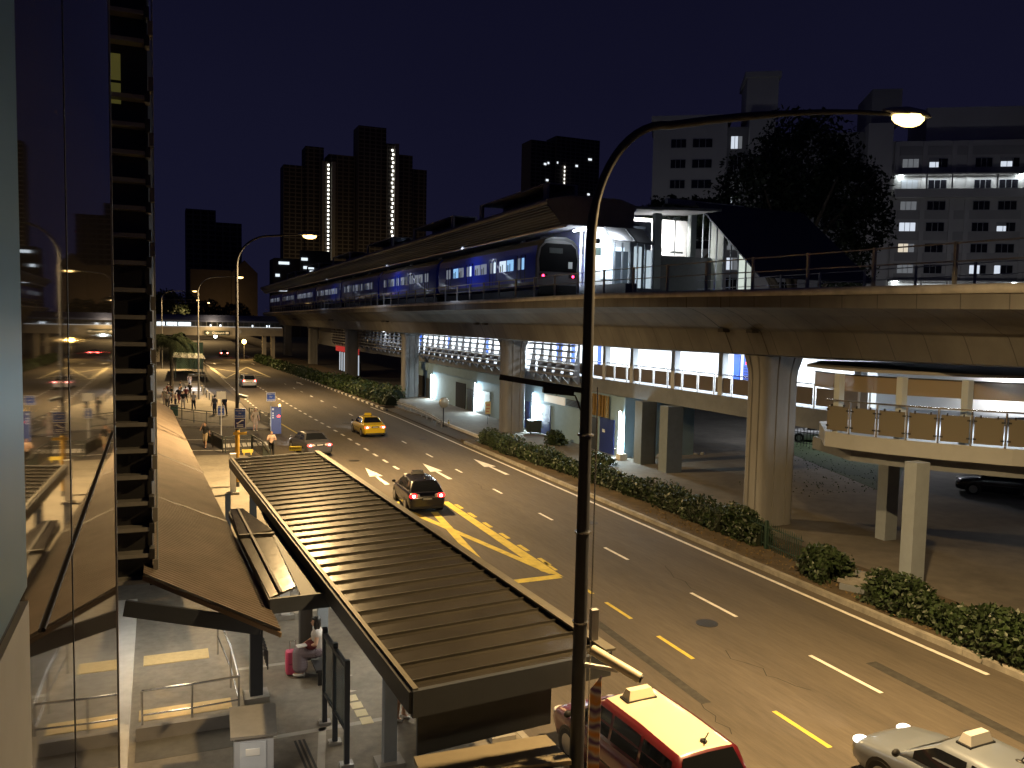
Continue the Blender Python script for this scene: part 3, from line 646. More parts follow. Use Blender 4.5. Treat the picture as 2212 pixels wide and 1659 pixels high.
for (yy, z0, z1) in ((48.62, .3, 3.2), (62.9, .6, 3.2), (76.9, .2, 3.0), (91.4, .2, 2.9)):
    q = thing('wall_lamp', {48.62: 'upright tube lamp beside the last navy double door', 62.9: 'upright tube lamp left of the single navy door', 76.9: 'upright tube lamp left of the dark double door', 91.4: 'farthest upright tube lamp on the plant room wall'}[yy], 'wall lamp', (28.4, yy, z0), 'upright tube lamps on the plant rooms')
    g = MB(); g.box(28.33, 28.44, yy-.16, yy+.16, z0-.05, z1+.05); g.build('backplate', WHITEP, q)
    g = MB(); g.box(28.27, 28.325, yy-.05, yy+.05, z0, z1); g.build('tube', LTUBE, q)
    area('tube_glow', (28.05, yy, (z0+z1)/2), 140, .3, (.78, .97, 1.0), (-.35, -.75, -.3), 2.6)
    area('tube_glow', (28.16, yy-.25, (z0+z1)/2), 95, .2, (.78, .97, 1.0), (.55, -1, 0), 2.6)
g = MB(); g.box(28.25, 28.36, 57.0, 60.6, 2.75, 3.35); 
tag(g.build('sign_panel', mat('sign_lit', (.55, .5, .4), .5, emit=(1, .92, .75), estr=.25)), 'small pale lit panel above the single navy door', 'sign')
g = MB()
for k in range(5): g.box(28.2, 28.29, 54.6, 56.6, 2.85+k*.1, 2.91+k*.1)
tag(g.build('air_vent', DKMET), 'dark slatted vent on the wall right of the single navy door', 'vent')
g = MB()
for k in range(9): g.box(28.1, 28.25, 50.2+k*.42, 50.4+k*.42, 2.6, 4.1)
g.box(28.26, 28.295, 50.1, 54.1, 2.6, 4.1)
tag(g.build('slat_screen', mat('slat_ochre', (.22, .14, .04), .6, var=.2)), 'ochre vertical slat screen under the walkway behind the lamp pole', 'screen')

# ------------------------------------------------------------------ near landing with beige panels
ld = thing('ramp_landing', 'raised beige walkway landing with tinted glass balustrade and grey stilts', 'walkway', (25, 22, 0))
LP = [(23.35, 24.6), (23.6, 23.4), (24.1, 22.2), (25.0, 20.75), (26.3, 19.1), (28.4, 17.2), (31, 15.6)]
inner = [(34, 17.6), (33.5, 22), (31.5, 25.5), (28.6, 27.6), (25.5, 27.2)]
BEIGE = mat('landing_beige', (.37, .39, .41), .6, var=.06, vscale=1.2, stain=.1)
g = MB(); g.prism(LP+inner, 4.55, 5.12); g.build('deck', BEIGE, ld)
g = MB(); g.prism([(x+.4, y+.5) for x, y in LP[1:]]+[(x-.6, y-.3) for x, y in inner], 4.05, 4.549); g.build('beam', CONC_D, ld)
pts = along(LP, 1.05)
TINT = mat('tinted_panel', (.17, .155, .125), .22, spec=.6)
for i, (a, b) in enumerate(zip(pts[:-1], pts[1:])):
    d = (b-a).normalized(); q = MB(); q.bar((a.x+d.x*.07, a.y+d.y*.07, 5.66), (b.x-d.x*.07, b.y-d.y*.07, 5.66), .02, .92); pn = q.build('glass_panel', TINT, ld)
    for z in (5.36, 5.98):
        for pp, sg_ in ((a, 1), (b, -1)): q = MB(); c = pp+d*.1*sg_; q.obox((c.x, c.y, z), (.10, .06, .06), (d.x, d.y, 0)); q.build('clamp', BLK, pn)
    for t_ in (.25, .75): q = MB(); c = a.lerp(b, t_); q.obox((c.x, c.y, 6.14), (.05, .06, .10), (d.x, d.y, 0)); q.build('clamp', BLK, pn)
    if i % 1 == 0:
        q = MB(); q.box(b.x-.025, b.x+.025, b.y-.025, b.y+.025, 5.121, 6.3); q.build('post', STEEL, ld)
q = MB()
for a, b in zip(pts[:-1], pts[1:]): q.bar((a.x, a.y, 6.34), (b.x, b.y, 6.34), .06)
q.build('handrail', STEEL, ld)
for (x, y) in ((23.62, 24.25), (24.5, 22.15), (25.75, 20.5), (28.0, 18.2)):
    q = MB(); q.box(x-.13, x+.13, y-.13, y+.13, 5.121, 7.35); q.build('roof_post', mat('post_pale', (.5, .56, .60), .5), ld)
# hanging tinted fascia and flat roof
FP = [(24.6, 26.6), (24.0, 24.6), (24.35, 23.3), (24.9, 22.2), (26.0, 20.6), (27.6, 18.9), (31, 16.2)]
for a, b in zip(FP[:-1], FP[1:]):
    q = MB(); q.bar((a[0], a[1], 6.98), (b[0], b[1], 6.98), .03, .62); q.build('fascia_panel', mat('fascia_tint', (.30, .24, .15), .25, alpha=.85, spec=.6), ld)
q = MB()
for a, b in zip(FP[:-1], FP[1:]): q.bar((a[0], a[1], 7.29), (b[0], b[1], 7.29), .06, .05)
q.build('fascia_rail', BLK, ld)
q = MB(); q.prism([(24.4, 26.9), (23.7, 24.6), (24.1, 23.0), (25.9, 20.2), (31, 15.8), (36, 20), (33, 27), (28, 30)], 7.45, 7.56); q.build('roof', mat('landing_roof', (.3, .3, .3), .6), ld)
area('landing_light', (28.6, 23.0, 7.40), 260, .3, COOL, (0, 0, -1), 5)
q = MB(); q.bar((27.6, 20.6, 7.40), (29.4, 19.6, 7.40), .12, .08); q.build('tube_light', LTUBE, ld)
for (x, y, w, zt) in ((23.75, 20.65, .31, 4.55), (28.5, 26.2, .33, 4.05), (32.5, 21.5, .4, 4.05)):
    q = MB(); q.box(x-w, x+w, y-w*.8, y+w*.8, .1, zt-.001); q.build('stilt', mat('stilt_grey', (.27, .31, .36), .6, var=.06), ld)
# lit passage beyond the landing (far wall seen between rail and fascia)
pw = MB(); pw.box(34.5, 46, 30.0, 30.2, 5.0, 7.5, 0)
for k in range(7): pw.box(34.6+k*1.6, 34.7+k*1.6, 29.9, 29.99, 5.0, 7.5, 1)
tag(pw.build('passage_wall', [mat('passage_wall', (.6, .62, .6), .5), GRMET]), 'pale panelled passage wall seen behind the beige landing', 'wall')
area('passage_light', (37.5, 28.2, 7.3), 260, .5, WHITE, (0, .5, -1), 5)

# ------------------------------------------------------------------ street lamps
def curve_arm(b, top, tip, z0, n=14, rise=.12):
    """pole, quarter bend, then a long gently rising arm"""
    pts = []
    bx, by = b; tx, ty = tip[:2]; zt = tip[2]; L_ = math.hypot(tx-bx, ty-by); ux, uy = (tx-bx)/L_, (ty-by)/L_
    rad = 1.7 if rise < .3 else 1.35
    for i in range(n+1):
        t = math.pi/2*i/n; s_ = rad*(1-math.cos(t)); pts.append((bx+ux*s_, by+uy*s_, top+(zt-rise-top)*math.sin(t)))
    lx_, ly_, lz_ = pts[-1]
    for k in range(1, 7): t = k/6; pts.append((lx_+(tx-lx_)*t, ly_+(ty-ly_)*t, lz_+(zt-lz_)*(1-(1-t)**1.5)))
    return pts
def street_lamp(b, z0, top, tip, r, label, power, lens, mats, rise=.12):
    s_ = thing('street_lamp', label, 'street lamp', (b[0], b[1], z0), 'curved-arm street lamps')
    g = MB(); g.tube([(b[0], b[1], z0), (b[0], b[1], z0+1.5), (b[0], b[1], top)], [r*1.25, r*1.2, r*.8], 14, 0, True); g.build('pole', mats, s_)
    pts = curve_arm(b, top, tip, z0, 14, rise); g = MB(); g.tube(pts, [r*.8]*3+[r*.66]*(len(pts)-7)+[r*.5, r*.45, r*.4, r*.35], 10); g.build('arm', mats, s_)
    d = Vector((tip[0]-b[0], tip[1]-b[1], 0)).normalized(); c = Vector(tip)
    rings = []
    for t, w, h in ((-.15, .06, .05), (.05, .14, .10), (.35, .19, .14), (.75, .17, .12), (.95, .07, .05)):
        cc = c+d*t; n_ = Vector((-d.y, d.x, 0)); rings.append([tuple(cc+n_*w*math.cos(a)+Vector((0, 0, h*max(math.sin(a), -.25)+.03))) for a in [2*math.pi*k/12 for k in range(12)]])
    g = MB(); g.loft(rings); h = g.build('lamp_head', GRMET, s_)
    g = MB(); cc = c+d*.45; g.ell((0, 0, 0), (.36, .19, .17)); ca_, sa_ = d.x, d.y; g.v = [(cc.x+x*ca_-y*sa_, cc.y+x*sa_+y*ca_, cc.z-.02+z) for x, y, z in g.v]; g.build('lens', lens, h)
    if power: area('street_light', (cc.x, cc.y, cc.z-.22), power, .5, SODIUM, spread=163)
    return s_
street_lamp((6.3, 11.9), .14, 10.3, (12.28, 11.72, 12.95), .105, 'tall dark lamp pole in the foreground with glowing head over the road', 4000, LSOD, POLE_M, .68)
street_lamp((3.52, 45.3), .14, 11.6, (6.7, 45.0, 13.35), .085, 'lit lamp pole with yellow banded base behind the shelter roof', 7200, LSODS, POLE_M)
street_lamp((3.45, 95), .13, 11.4, (7.2, 94.5, 13.3), .085, 'lit lamp pole beyond the bollards near the crowd', 5200, LSODS, POLE_G)
street_lamp((-.2, 150), 0, 11.5, (4.5, 150, 13.2), .08, 'lamp pole rising in front of the footbridge, lit head', 5500, LSODS, POLE_G)  # head made to shine so the far road is brighter
for i, (px, py, tx, lab) in enumerate(((2.0, 255, 12.0, 'highest of the four small lamps beyond the footbridge'), (6, 300, 17.0, 'rightmost of the small lamps beyond the footbridge'), (5, 360, 16, 'small lamp third along beyond the footbridge'), (9, 500, 20.6, 'farthest and lowest lamp beyond the footbridge'))):
    street_lamp((px-3, py), 0, 11.8, (tx-3.2, py, 13.6), .09, lab, 2500 if i < 2 else 0, emis('sodium_distant', (1.0, .66, .26), 9), POLE_G)
g = MB(); g.cyl((15.9, 186), .06, 0, 3.6, 8); g.ell((15.9, 186, 3.8), (.45, .45, .5), m=1); tag(g.build('post_lamp', [GALV, emis('amber_globe', (1, .55, .12), 22)]), 'amber globe lamp low beneath the footbridge', 'street lamp')
area('amber_light', (15.9, 185.2, 3.8), 300, .4, (1, .6, .2), (0, -.5, -1))
# extra banding on the second pole and its fittings
q = MB(); q.cyl((3.52, 45.3), .118, .4, 3.1, 14); tag(q.build('pole_wrap', YELPOLE), 'yellow wrap round the base of the lamp pole behind the shelter', 'pole wrap')
for z, lab, m1_, kind in ((4.02, 'blue pedestrian warning sign high on the yellow based pole', BLUE_S, 1), (3.5, 'navy escalator sign lower on the yellow based pole', BLUE_D, 2)):
    s_ = thing('pole_sign', lab, 'sign', (3.6, 45.1, z))
    g = MB(); g.box(3.36, 3.92, 45.10, 45.13, z-.26, z+.26, 0); g.build('border', WHITEP, s_)
    g = MB(); g.box(3.38, 3.90, 45.085, 45.099, z-.24, z+.24, 0); bd = g.build('board', m1_, s_)
    g = MB()
    if kind == 1:
        for k, t in enumerate(('Watch Out', 'For', 'Pedestrians')): put_text(g, t, .10, (3.64, 45.08, z+.14-.14*k), (1, 0, 0))
    else:
        g.plate([(3.46, 45.078, z+.04), (3.54, 45.078, z+.04), (3.72, 45.078, z+.18), (3.82, 45.078, z+.18), (3.82, 45.078, z+.12), (3.73, 45.078, z+.12), (3.54, 45.078, z-.02), (3.46, 45.078, z-.02)], (0, -1, 0), .004)
        g.box(3.48, 3.8, 45.072, 45.08, z-.1, z-.07); g.box(3.48, 3.8, 45.072, 45.08, z-.18, z-.15)
    g.build('lettering', WHITEP, bd)
g = MB(); g.box(3.3, 3.98, 45.1, 45.13, 2.9, 3.03); tag(g.build('pole_plate', mat('plate_ochre', (.55, .35, .05), .6)), 'narrow ochre plate under the navy escalator sign', 'sign')
# signal camera on second pole
g = MB(); g.bar((3.6, 45.2, 4.95), (4.0, 44.9, 4.85), .16, .14); g.cyl((3.6, 45.25), .05, 4.6, 4.95, 8); tag(g.build('street_camera', GRMET), 'small camera housing above the blue sign on the yellow based pole', 'camera')
# near pole fittings
cc = thing('security_camera', 'cream bullet camera on a bracket by the foreground pole', 'camera', (6.35, 11.75, 3.5))
g = MB(); g.tube([(6.42, 11.72, 3.70), (6.98, 11.10, 3.38)], .085, 12); g.build('body', mat('camera_cream', (.66, .58, .42), .4), cc)
g = MB(); g.tube([(6.985, 11.095, 3.377), (7.0, 11.078, 3.368)], .07, 12); g.build('lens', BLK, cc)
g = MB(); g.bar((6.36, 11.8, 3.42), (6.75, 11.4, 3.42), .07, .05); g.bar((6.68, 11.45, 3.40), (6.72, 11.42, 3.55), .06); g.build('bracket', WHITEP, cc)
g = MB(); g.box(6.40, 6.52, 11.68, 11.78, 3.85, 4.32); g.box(6.40, 6.52, 11.68, 11.78, 4.32, 4.36); tag(g.build('junction_box', mat('box_white', (.5, .5, .5), .5)), 'slim white box strapped to the foreground pole above the camera', 'box')
g = MB(); g.tube([(6.42, 11.75, .14), (6.42, 11.75, 8.0)], .012, 6); tag(g.build('conduit', STEEL), 'thin bright conduit running up the foreground pole', 'conduit')
for z in (4.1, 5.6, 7.2): 
    g = MB(); g.cyl((6.3, 11.9), .135, z, z+.03, 14); tag(g.build('pole_band', STEEL), {4.1: 'lowest steel band round the foreground pole', 5.6: 'middle steel band round the foreground pole', 7.2: 'highest steel band round the foreground pole'}[z], 'band', 'steel bands on the foreground pole')
br = thing('pole_bracket', 'dark horizontal bracket arm with fitting reaching left from the foreground pole', 'bracket', (6.3, 11.9, 8))
g = MB(); g.bar((6.25, 11.93, 7.93), (4.92, 12.25, 8.14), .06, .09); g.build('arm', DKMET, br)
g = MB(); g.obox((5.85, 12.02, 7.93), (.5, .12, .12), (-1, .23, .1)); g.build('fitting', BLK, br)
g = MB(); g.tube([(5.6, 12.08, 7.98), (5.9, 12.0, 7.88), (6.12, 11.95, 7.85), (6.22, 11.93, 7.6), (6.24, 11.92, 6.8), (6.24, 11.92, 5.5)], .014, 6); g.build('cable', BLK, br)
# banner on near pole
bn = mat('banner_print', (.6, .3, .1), .6)
nn = bn.node_tree.nodes; tcx = nn.new('ShaderNodeTexCoord'); wv = nn.new('ShaderNodeTexWave'); wv.inputs['Scale'].default_value = 2.2; wv.inputs['Distortion'].default_value = 6; wv.bands_direction = 'DIAGONAL'
cr = nn.new('ShaderNodeValToRGB'); e = cr.color_ramp.elements; e[0].color = (.10, .04, .16, 1); e[1].color = (.62, .25, .04, 1); e.new(.5).color = (.5, .45, .42, 1)
bn.node_tree.links.new(tcx.outputs['Object'], wv.inputs[0]); bn.node_tree.links.new(wv.outputs[0], cr.inputs[0]); bn.node_tree.links.new(cr.outputs[0], nn['Principled BSDF'].inputs['Base Color'])
g = MB(); g.plate([(6.42, 11.72, 3.02), (6.56, 11.60, 3.28), (6.56, 11.60, 1.2), (6.42, 11.72, 1.2)], (.6, .7, 0), .01); tag(g.build('banner', bn), 'narrow orange and purple printed banner on the foreground pole', 'banner')

# ------------------------------------------------------------------ own building on the left
fb = thing('glass_facade', 'dark mirror-like glass wall at the left edge reflecting the street', 'facade', (-.6, 6, 0))
g = MB()
for (y0, y1) in ((1.0, 5.35), (5.38, 10.0)):
    g = MB(); g.box(-.62, -.5, y0, y1, .3, 22); g.build('glass_pane', GLASSR, fb)
g = MB(); g.box(-.505, -.497, 5.35, 5.38, .3, 22); g.build('glazing_bar', BLK, fb)
g = MB(); g.box(-.64, -.49, 10.0, 10.05, .3, 22); g.build('edge_trim', GALV, fb)
ml = thing('facade_mullion', 'pale teal metal column cladding at the extreme left', 'column', (-.5, 2, 0))
g = MB(); g.box(-.60, -.44, 1.2, 3.23, 8.06, 14); g.build('cladding', TEAL, ml)
g = MB(); g.box(-.60, -.44, 1.2, 3.26, 4, 8.0); g.build('sill_panel', PANW, ml)
g = MB(); g.box(-.60, -.46, 1.2, 3.2, 8.001, 8.059); g.build('joint', BLK, ml)
g = MB(); g.tube([(-.494, 9.6, 7.77), (-.494, 4.05, 7.62)], .010, 8); tag(g.build('stay_rod', BLK), 'thin dark diagonal rod lying across the glass wall', 'rod')
lv = thing('louvre_tower', 'tall narrow stack of dark louvres with pale slats beside the glass', 'louvre tower', (-.55, 20, 2.5))
g = MB(); g.box(-1.05, -.27, 20.35, 30, 2.9, 17); g.build('core', BLK, lv)
z = 3.05; k = 0
zs = []
while z < 16.6: zs.append(z); z += .59
for k, z in enumerate(zs):
    if k == 19: continue
    g = MB(); g.box(-1.03, -.33, 20.0, 20.35, z-.045, z+.045); g.build('slat', SLAT, lv)
    g = MB(); g.box(-.325, -.22, 19.98, 20.36, z-.09, z+.14); g.build('bracket', BLK, lv)
    if k % 2 == 0: g = MB(); g.box(-.25, -.15, 20.05, 20.4, z+.16, z+.46); g.build('cap', mat('cap_grey', (.12, .11, .10), .6), lv)
g = MB(); g.tube([(-.16, 20.2, 2.9), (-.17, 20.2, 17)], .02, 6); g.build('downpipe', GRMET, lv)
g = MB(); g.box(-1.0, -.8, 20.3, 20.34, 14.05, 14.6, 0); g.box(-1.0, -.8, 20.3, 20.34, 13.55, 13.98, 0); g.build('lit_window', emis('win_olive', (.55, .5, .12), .06), lv)

# ------------------------------------------------------------------ brown awning over the walkway
aw = thing('walkway_awning', 'brown corrugated metal awning sloping down beside the building', 'awning', (0, 40, 3))
g = MB(); nrib = 225; y0, y1 = 17.2, 60.0; A = []; B = []
def arx(y): return np.interp(y, [17.2, 58.5], [2.18, .57])
N_ = nrib*4
for i in range(N_+1):
    y = y0+(y1-y0)*i/N_; w = (.05, .05, -.045, .02)[i % 4]; yl = y+2.4*(1-(y-y0)/(y1-y0)); A.append((-.45, yl, 3.32+w)); B.append((arx(y), y, 2.58+w))
fs = [(i, i+1, N_+2+i, N_+1+i) for i in range(N_)]
g.add(A+B, fs, 0, True); g.build('roof_sheet', AWN, aw)
g = MB(); g.bar((-.45, y0+2.4, 3.25), (arx(y0), y0, 2.50), .04, .10); g.bar((arx(y0)-.02, y0, 2.50), (arx(y1)-.02, y1, 2.50), .05, .10); g.build('edge_trim', mat('awning_edge', (.24, .16, .09), .5, metal=.3), aw)
g = MB(); g.bar((-.8, 18.9, 2.85), (1.9, 18.2, 2.35), .08, .34); g.build('beam', FASC, aw)
for yy in (27, 36, 46): g = MB(); g.bar((-.45, yy+1.4, 3.36), (arx(yy), yy, 2.62), .10, .02); g.build('seam', mat('awning_seam', (.035, .025, .018), .6), aw)
# ------------------------------------------------------------------ bus shelter
sh = thing('bus_shelter', 'long bus shelter with glossy standing seam metal roof beside the bus bay', 'bus shelter', (5, 25, .14))
c0, c1, c2, c3 = Vector((2.54, 36.4, 3.0)), Vector((6.25, 37.3, 3.0)), Vector((7.42, 12.85, 3.0)), Vector((3.62, 12.5, 3.0))
def sp_(u, v, z=3.0): 
    a = c3.lerp(c0, v); b = c2.lerp(c1, v); p = a.lerp(b, u); return Vector((p.x, p.y, z))
g = MB(); NU, NV = 14, 110
vs = []; 
for j in range(NV+1):
    for i in range(NU+1):
        u, v = i/NU, j/NV; ripple = .012*math.sin(v*33.5*2*math.pi)+.006*math.sin(u*19+v*140)+.004*math.sin(u*43+v*61)
        vs.append(tuple(sp_(.02+u*.96, .006+v*.988, 3.03-.10*(1-abs(u-.5)*0)*u*0+ripple*.25)))
fs = [(j*(NU+1)+i, j*(NU+1)+i+1, (j+1)*(NU+1)+i+1, (j+1)*(NU+1)+i) for j in range(NV) for i in range(NU)]
g.add(vs, fs, 0, True); g.build('roof_sheet', BRONZE, sh)
NR = 34
for k in range(NR):
    v = (k+.6)/NR; q = MB(); q.bar(tuple(sp_(.025, v, 3.055)), tuple(sp_(.975, v, 3.055)), .032, .05); q.build('seam', RIBD, sh)
def fasc(a, b, z0, z1, t, m, name):
    q = MB(); q.bar((a.x, a.y, (z0+z1)/2), (b.x, b.y, (z0+z1)/2), t, z1-z0); return q.build(name, m, sh)
fasc(c3, c2, 2.66, 3.10, .10, FASC, 'fascia'); fasc(c0, c3, 2.72, 3.08, .10, FASC, 'fascia'); fasc(c0, c1, 2.7, 3.08, .10, FASC, 'fascia'); fasc(c1, c2, 2.72, 3.09, .10, FASC, 'fascia')
g = MB(); g.bar((c1.x+.02, c1.y, 3.12), (c2.x+.02, c2.y, 3.12), .22, .04); g.build('edge_cap', FASCL, sh)
g = MB(); g.bar((c0.x+.06, c0.y, 3.11), (c3.x+.06, c3.y, 3.11), .09, .04); g.build('edge_cap', FASCL, sh)
g = MB(); g.poly([tuple(sp_(.02, .005, 2.80)), tuple(sp_(.98, .005, 2.80)), tuple(sp_(.98, .995, 2.80)), tuple(sp_(.02, .995, 2.80))]); g.build('ceiling', mat('shelter_ceiling', (.45, .45, .44), .7), sh)
g = MB(); a, b = sp_(.05, .012), sp_(.72, .012); g.bar((a.x, a.y, 2.3), (b.x, b.y, 2.3), .06, .9); g.build('end_panel', FASC, sh)
for (u, v) in ((.16, .13), (.16, .38), (.16, .62), (.16, .9), (.82, .13), (.82, .5), (.82, .9)):
    p = sp_(u, v); q = MB(); q.box(p.x-.13, p.x+.13, p.y-.10, p.y+.10, .141, 2.79); cl = q.build('column', GRMET, sh)
    q = MB(); q.box(p.x-.27, p.x+.27, p.y-.24, p.y+.24, .14, .26); q.build('plinth', PAVE2, cl)
area('shelter_light', tuple(sp_(.45, .30, 2.74)), 56, .15, (1.0, .80, .54), (0, 0, -1), 5)
area('shelter_light', tuple(sp_(.35, .62, 2.74)), 46, .15, (1.0, .80, .54), (0, 0, -1), 5)
for v in (.30, .62): q = MB(); a, b = sp_(.42, v-.05, 2.77), sp_(.42, v+.05, 2.77); q.bar(tuple(a), tuple(b), .1, .05); q.build('tube_light', LTUBE, sh)
area('awning_light', (.3, 21.4, 2.62), 80, .2, (1.0, .76, .46), (0, 0, -1), 4)
g = MB(); g.box(.2, .35, 22.2, 24.6, 2.80, 2.86); tag(g.build('tube_lamp', LTUBE), 'tube lamp fixed below the brown awning', 'lamp')
area('near_fill_light', (.1, 13.6, 3.4), 42, .5, (1.0, .86, .66), (.3, .25, -1), None, 130)  # out-of-view fill light added for the cabinet and near pavement
# kiosk with tan roof at the shelter end
kb = thing('kiosk', 'low dark kiosk with tan flat roof at the near end of the shelter', 'kiosk', (4.9, 12.1, .14))
g = MB(); g.prism([(3.75, 11.75), (5.85, 11.45), (5.95, 12.35), (3.75, 12.4)], .14, 1.92); g.build('body', FASC, kb)
g = MB(); g.prism([(3.62, 11.85), (6.0, 11.5), (5.97, 12.42), (3.66, 12.5)], 1.925, 2.0); g.build('roof', mat('kiosk_roof', (.24, .205, .145), .5, metal=.2, var=.1), kb)
# link roof between awning and shelter
lk_ = thing('link_canopy', 'small folded metal canopy bridging the brown awning and the bus shelter', 'canopy', (2.4, 22, 2.6))
g = MB(); g.plate([(1.93, 27.7, 2.6), (2.3, 27.6, 2.62), (2.86, 24.5, 2.62), (1.93, 24.15, 2.6)], (0, 0, 1), .05); g.build('crumpled_sheet', mat('shiny_sheet', (.40, .37, .30), .16, metal=.85, bump=.55, bscale=2.6), lk_)
g = MB(); g.plate([(1.93, 24.05, 2.58), (2.8, 24.0, 2.58), (2.75, 19.2, 2.58), (2.12, 18.6, 2.58)], (0, 0, 1), .05); g.build('roof_sheet', BRONZE, lk_)
g = MB(); g.bar((2.15, 27.6, 2.67), (2.38, 18.7, 2.67), .06, .06); g.bar((1.9, 24.1, 2.67), (2.86, 24.03, 2.67), .08, .07); g.build('seam', RIBD, lk_)
g = MB(); g.bar((2.10, 18.45, 2.48), (3.5, 18.5, 2.48), .08, .34); g.bar((1.9, 27.6, 2.5), (2.12, 18.5, 2.5), .06, .2); g.build('fascia', FASC, lk_)
g = MB(); g.plate([(2.84, 27.2, 2.55), (3.1, 27.2, 2.55), (3.4, 18.55, 2.55), (2.8, 18.6, 2.55)], (0, 0, 1), .04); g.build('gutter_sheet', BLK, lk_)
lk_.location.z += .22
for (x, y, w, m_) in ((1.92, 19.6, .14, FASC), (3.26, 24.8, .12, WHITEP), (3.16, 43.4, .14, WHITEP), (2.25, 33.5, .1, GRMET)):
    s_ = thing('support_post', {1.92: 'dark slate post under the near corner of the brown awning', 3.26: 'white post on a wide pale plinth behind the seated woman', 3.16: 'white post on a plinth beyond the far end of the shelter', 2.25: 'slim grey post half hidden behind the link canopy'}[x], 'post', (x, y, .14), 'posts along the covered walkway')
    g = MB(); g.box(x-w, x+w, y-w, y+w, .14, 2.56 if w > .11 and y < 40 else 2.2); g.build('shaft', m_, s_)
    g = MB(); g.box(x-w*2, x+w*2, y-w*1.9, y+w*1.9, .141, .27); g.build('plinth', PAVE2, s_)

# ------------------------------------------------------------------ things on the near pavement
rl_ = thing('steel_handrail', 'tubular steel handrail around the low ramp by the building', 'handrail', (.5, 19, .14))
g = MB(); Z0 = .14
path = [(-.48, 18.55), (.5, 18.55), (1.46, 18.62), (1.42, 20.4), (1.25, 22.6)]
for a, b in zip(path[:-1], path[1:]):
    g.tube([(a[0], a[1], 1.15), (b[0], b[1], 1.15)], .026, 8); g.tube([(a[0], a[1], .62), (b[0], b[1], .62)], .02, 8)
g.build('rail', STEEL, rl_)
for p in path: g = MB(); g.tube([(p[0], p[1], Z0), (p[0], p[1], 1.15)], .024, 8); g.build('post', STEEL, rl_)
g = MB(); g.box(-.6, 1.55, 18.38, 18.52, .141, .42); struct(g.build('kerb', mat('ramp_kerb', (.19, .18, .17), .8, var=.1)))
g = MB(); g.box(-.6, 1.5, 17.5, 18.375, .141, .145); struct(g.build('pavement', mat('pave_dark', (.10, .095, .085), .85, var=.2)))
for (p, q) in (((-.54, 22.43), (1.03, 23.1)), ((-.57, 19.3), (1.37, 19.85))):
    g = MB(); x0, x1, ya, yb = p[0], q[0], p[1], q[1]
    g.box(x0, x1, ya, yb, .141, .152); nb = int((x1-x0)/.055)
    for i in range(nb): xx = x0+.02+i*(x1-x0-.02)/nb; g.box(xx, xx+.022, ya+.02, yb-.02, .152, .160)
    tag(g.build('tactile_strip', TACT), {22.43: 'far yellow ribbed tactile strip on the pavement behind the handrail', 19.3: 'near yellow ribbed tactile strip crossed by the handrail'}[ya], 'tactile strip')
for i, (xa, ya) in enumerate(((3.95, 17.5), (3.92, 17.9), (3.9, 18.3), (3.87, 18.7))):
    g = MB(); g.box(xa, xa+.26, ya, ya+.32, .141, .15); tag(g.build('paving_marker', mat('marker_pale', (.55, .48, .30), .7, var=.1)), ['nearest pale square marker', 'second pale square marker', 'third pale square marker', 'farthest pale square marker'][i]+' of the row beside the notice board', 'paving tile', 'pale square markers')
g = MB()
for (xa, ya, s_) in ((3.75, 20.0, 1), (3.65, 19.1, 1)): g.poly([(xa, ya, .146), (xa+.55, ya+.12, .146), (xa+.02, ya+.45, .146)])
g.poly([(3.6, 25, .146), (4.4, 25.1, .146), (4.3, 25.5, .146), (3.5, 25.4, .146)])
struct(g.build('pavement_markings', mat('pave_mark', (.5, .46, .38), .8, var=.15)))
g = MB()
for (x0, y0, x1, y1) in ((1.6, 17.6, 4.6, 17.62), (1.6, 21.45, 4.0, 21.4), (2.6, 15.0, 3.2, 18.1)):
    strip(g, (x0, y0), (x1, y1), .16, z=.144)
struct(g.build('pavement_markings', mat('pave_band', (.36, .34, .30), .8, var=.15)))
g = MB()
for k in range(3): g.poly([(2.55+k*.09, 15.2, .147), (2.60+k*.09, 15.2, .147), (2.50+k*.09, 17.3, .147), (2.45+k*.09, 17.3, .147)])
struct(g.build('drain_slots', BLK))
cb = thing('utility_cabinet', 'grey metal utility cabinet with sloped tan lid in the foreground', 'cabinet', (1.55, 16.4, .14))
g = MB(); g.prism([(1.15, 15.75), (1.85, 15.65), (1.95, 16.55), (1.2, 16.65)], .14, 1.3); g.build('body', mat('cab_grey', (.40, .42, .46), .5), cb)
g = MB(); g.plate([(1.08, 15.68, 1.305), (1.9, 15.58, 1.305), (2.0, 16.62, 1.42), (1.13, 16.72, 1.42)], (0, 0, 1), .05); g.build('lid', mat('cab_lid', (.17, .165, .155), .6, var=.15), cb)
g = MB(); g.plate([(1.25, 15.728, .45), (1.72, 15.66, .45), (1.72, 15.66, 1.2), (1.25, 15.728, 1.2)], (-.1, -1, 0), .012)
dr = g.build('door', mat('cab_door', (.5, .54, .6), .5), cb)
g = MB(); g.plate([(1.35, 15.70, .95), (1.6, 15.665, .95), (1.6, 15.665, 1.08), (1.35, 15.70, 1.08)], (-.1, -1, 0), .012); g.build('notice', WHITEP, dr)
cb.location.z -= .12
nb_ = thing('notice_board', 'dark framed double notice board on three posts under the shelter', 'notice board', (3.22, 16.9, .14))
PB = [(3.19, 17.84), (3.24, 16.92), (3.29, 15.95)]
for (x, y) in PB:
    g = MB(); g.box(x-.05, x+.05, y-.05, y+.05, .14, 2.3); pp_ = g.build('post', FASC, nb_)
    g = MB(); g.box(x-.13, x+.13, y-.11, y+.11, .141, .2); g.build('base_plate', GALV, pp_)
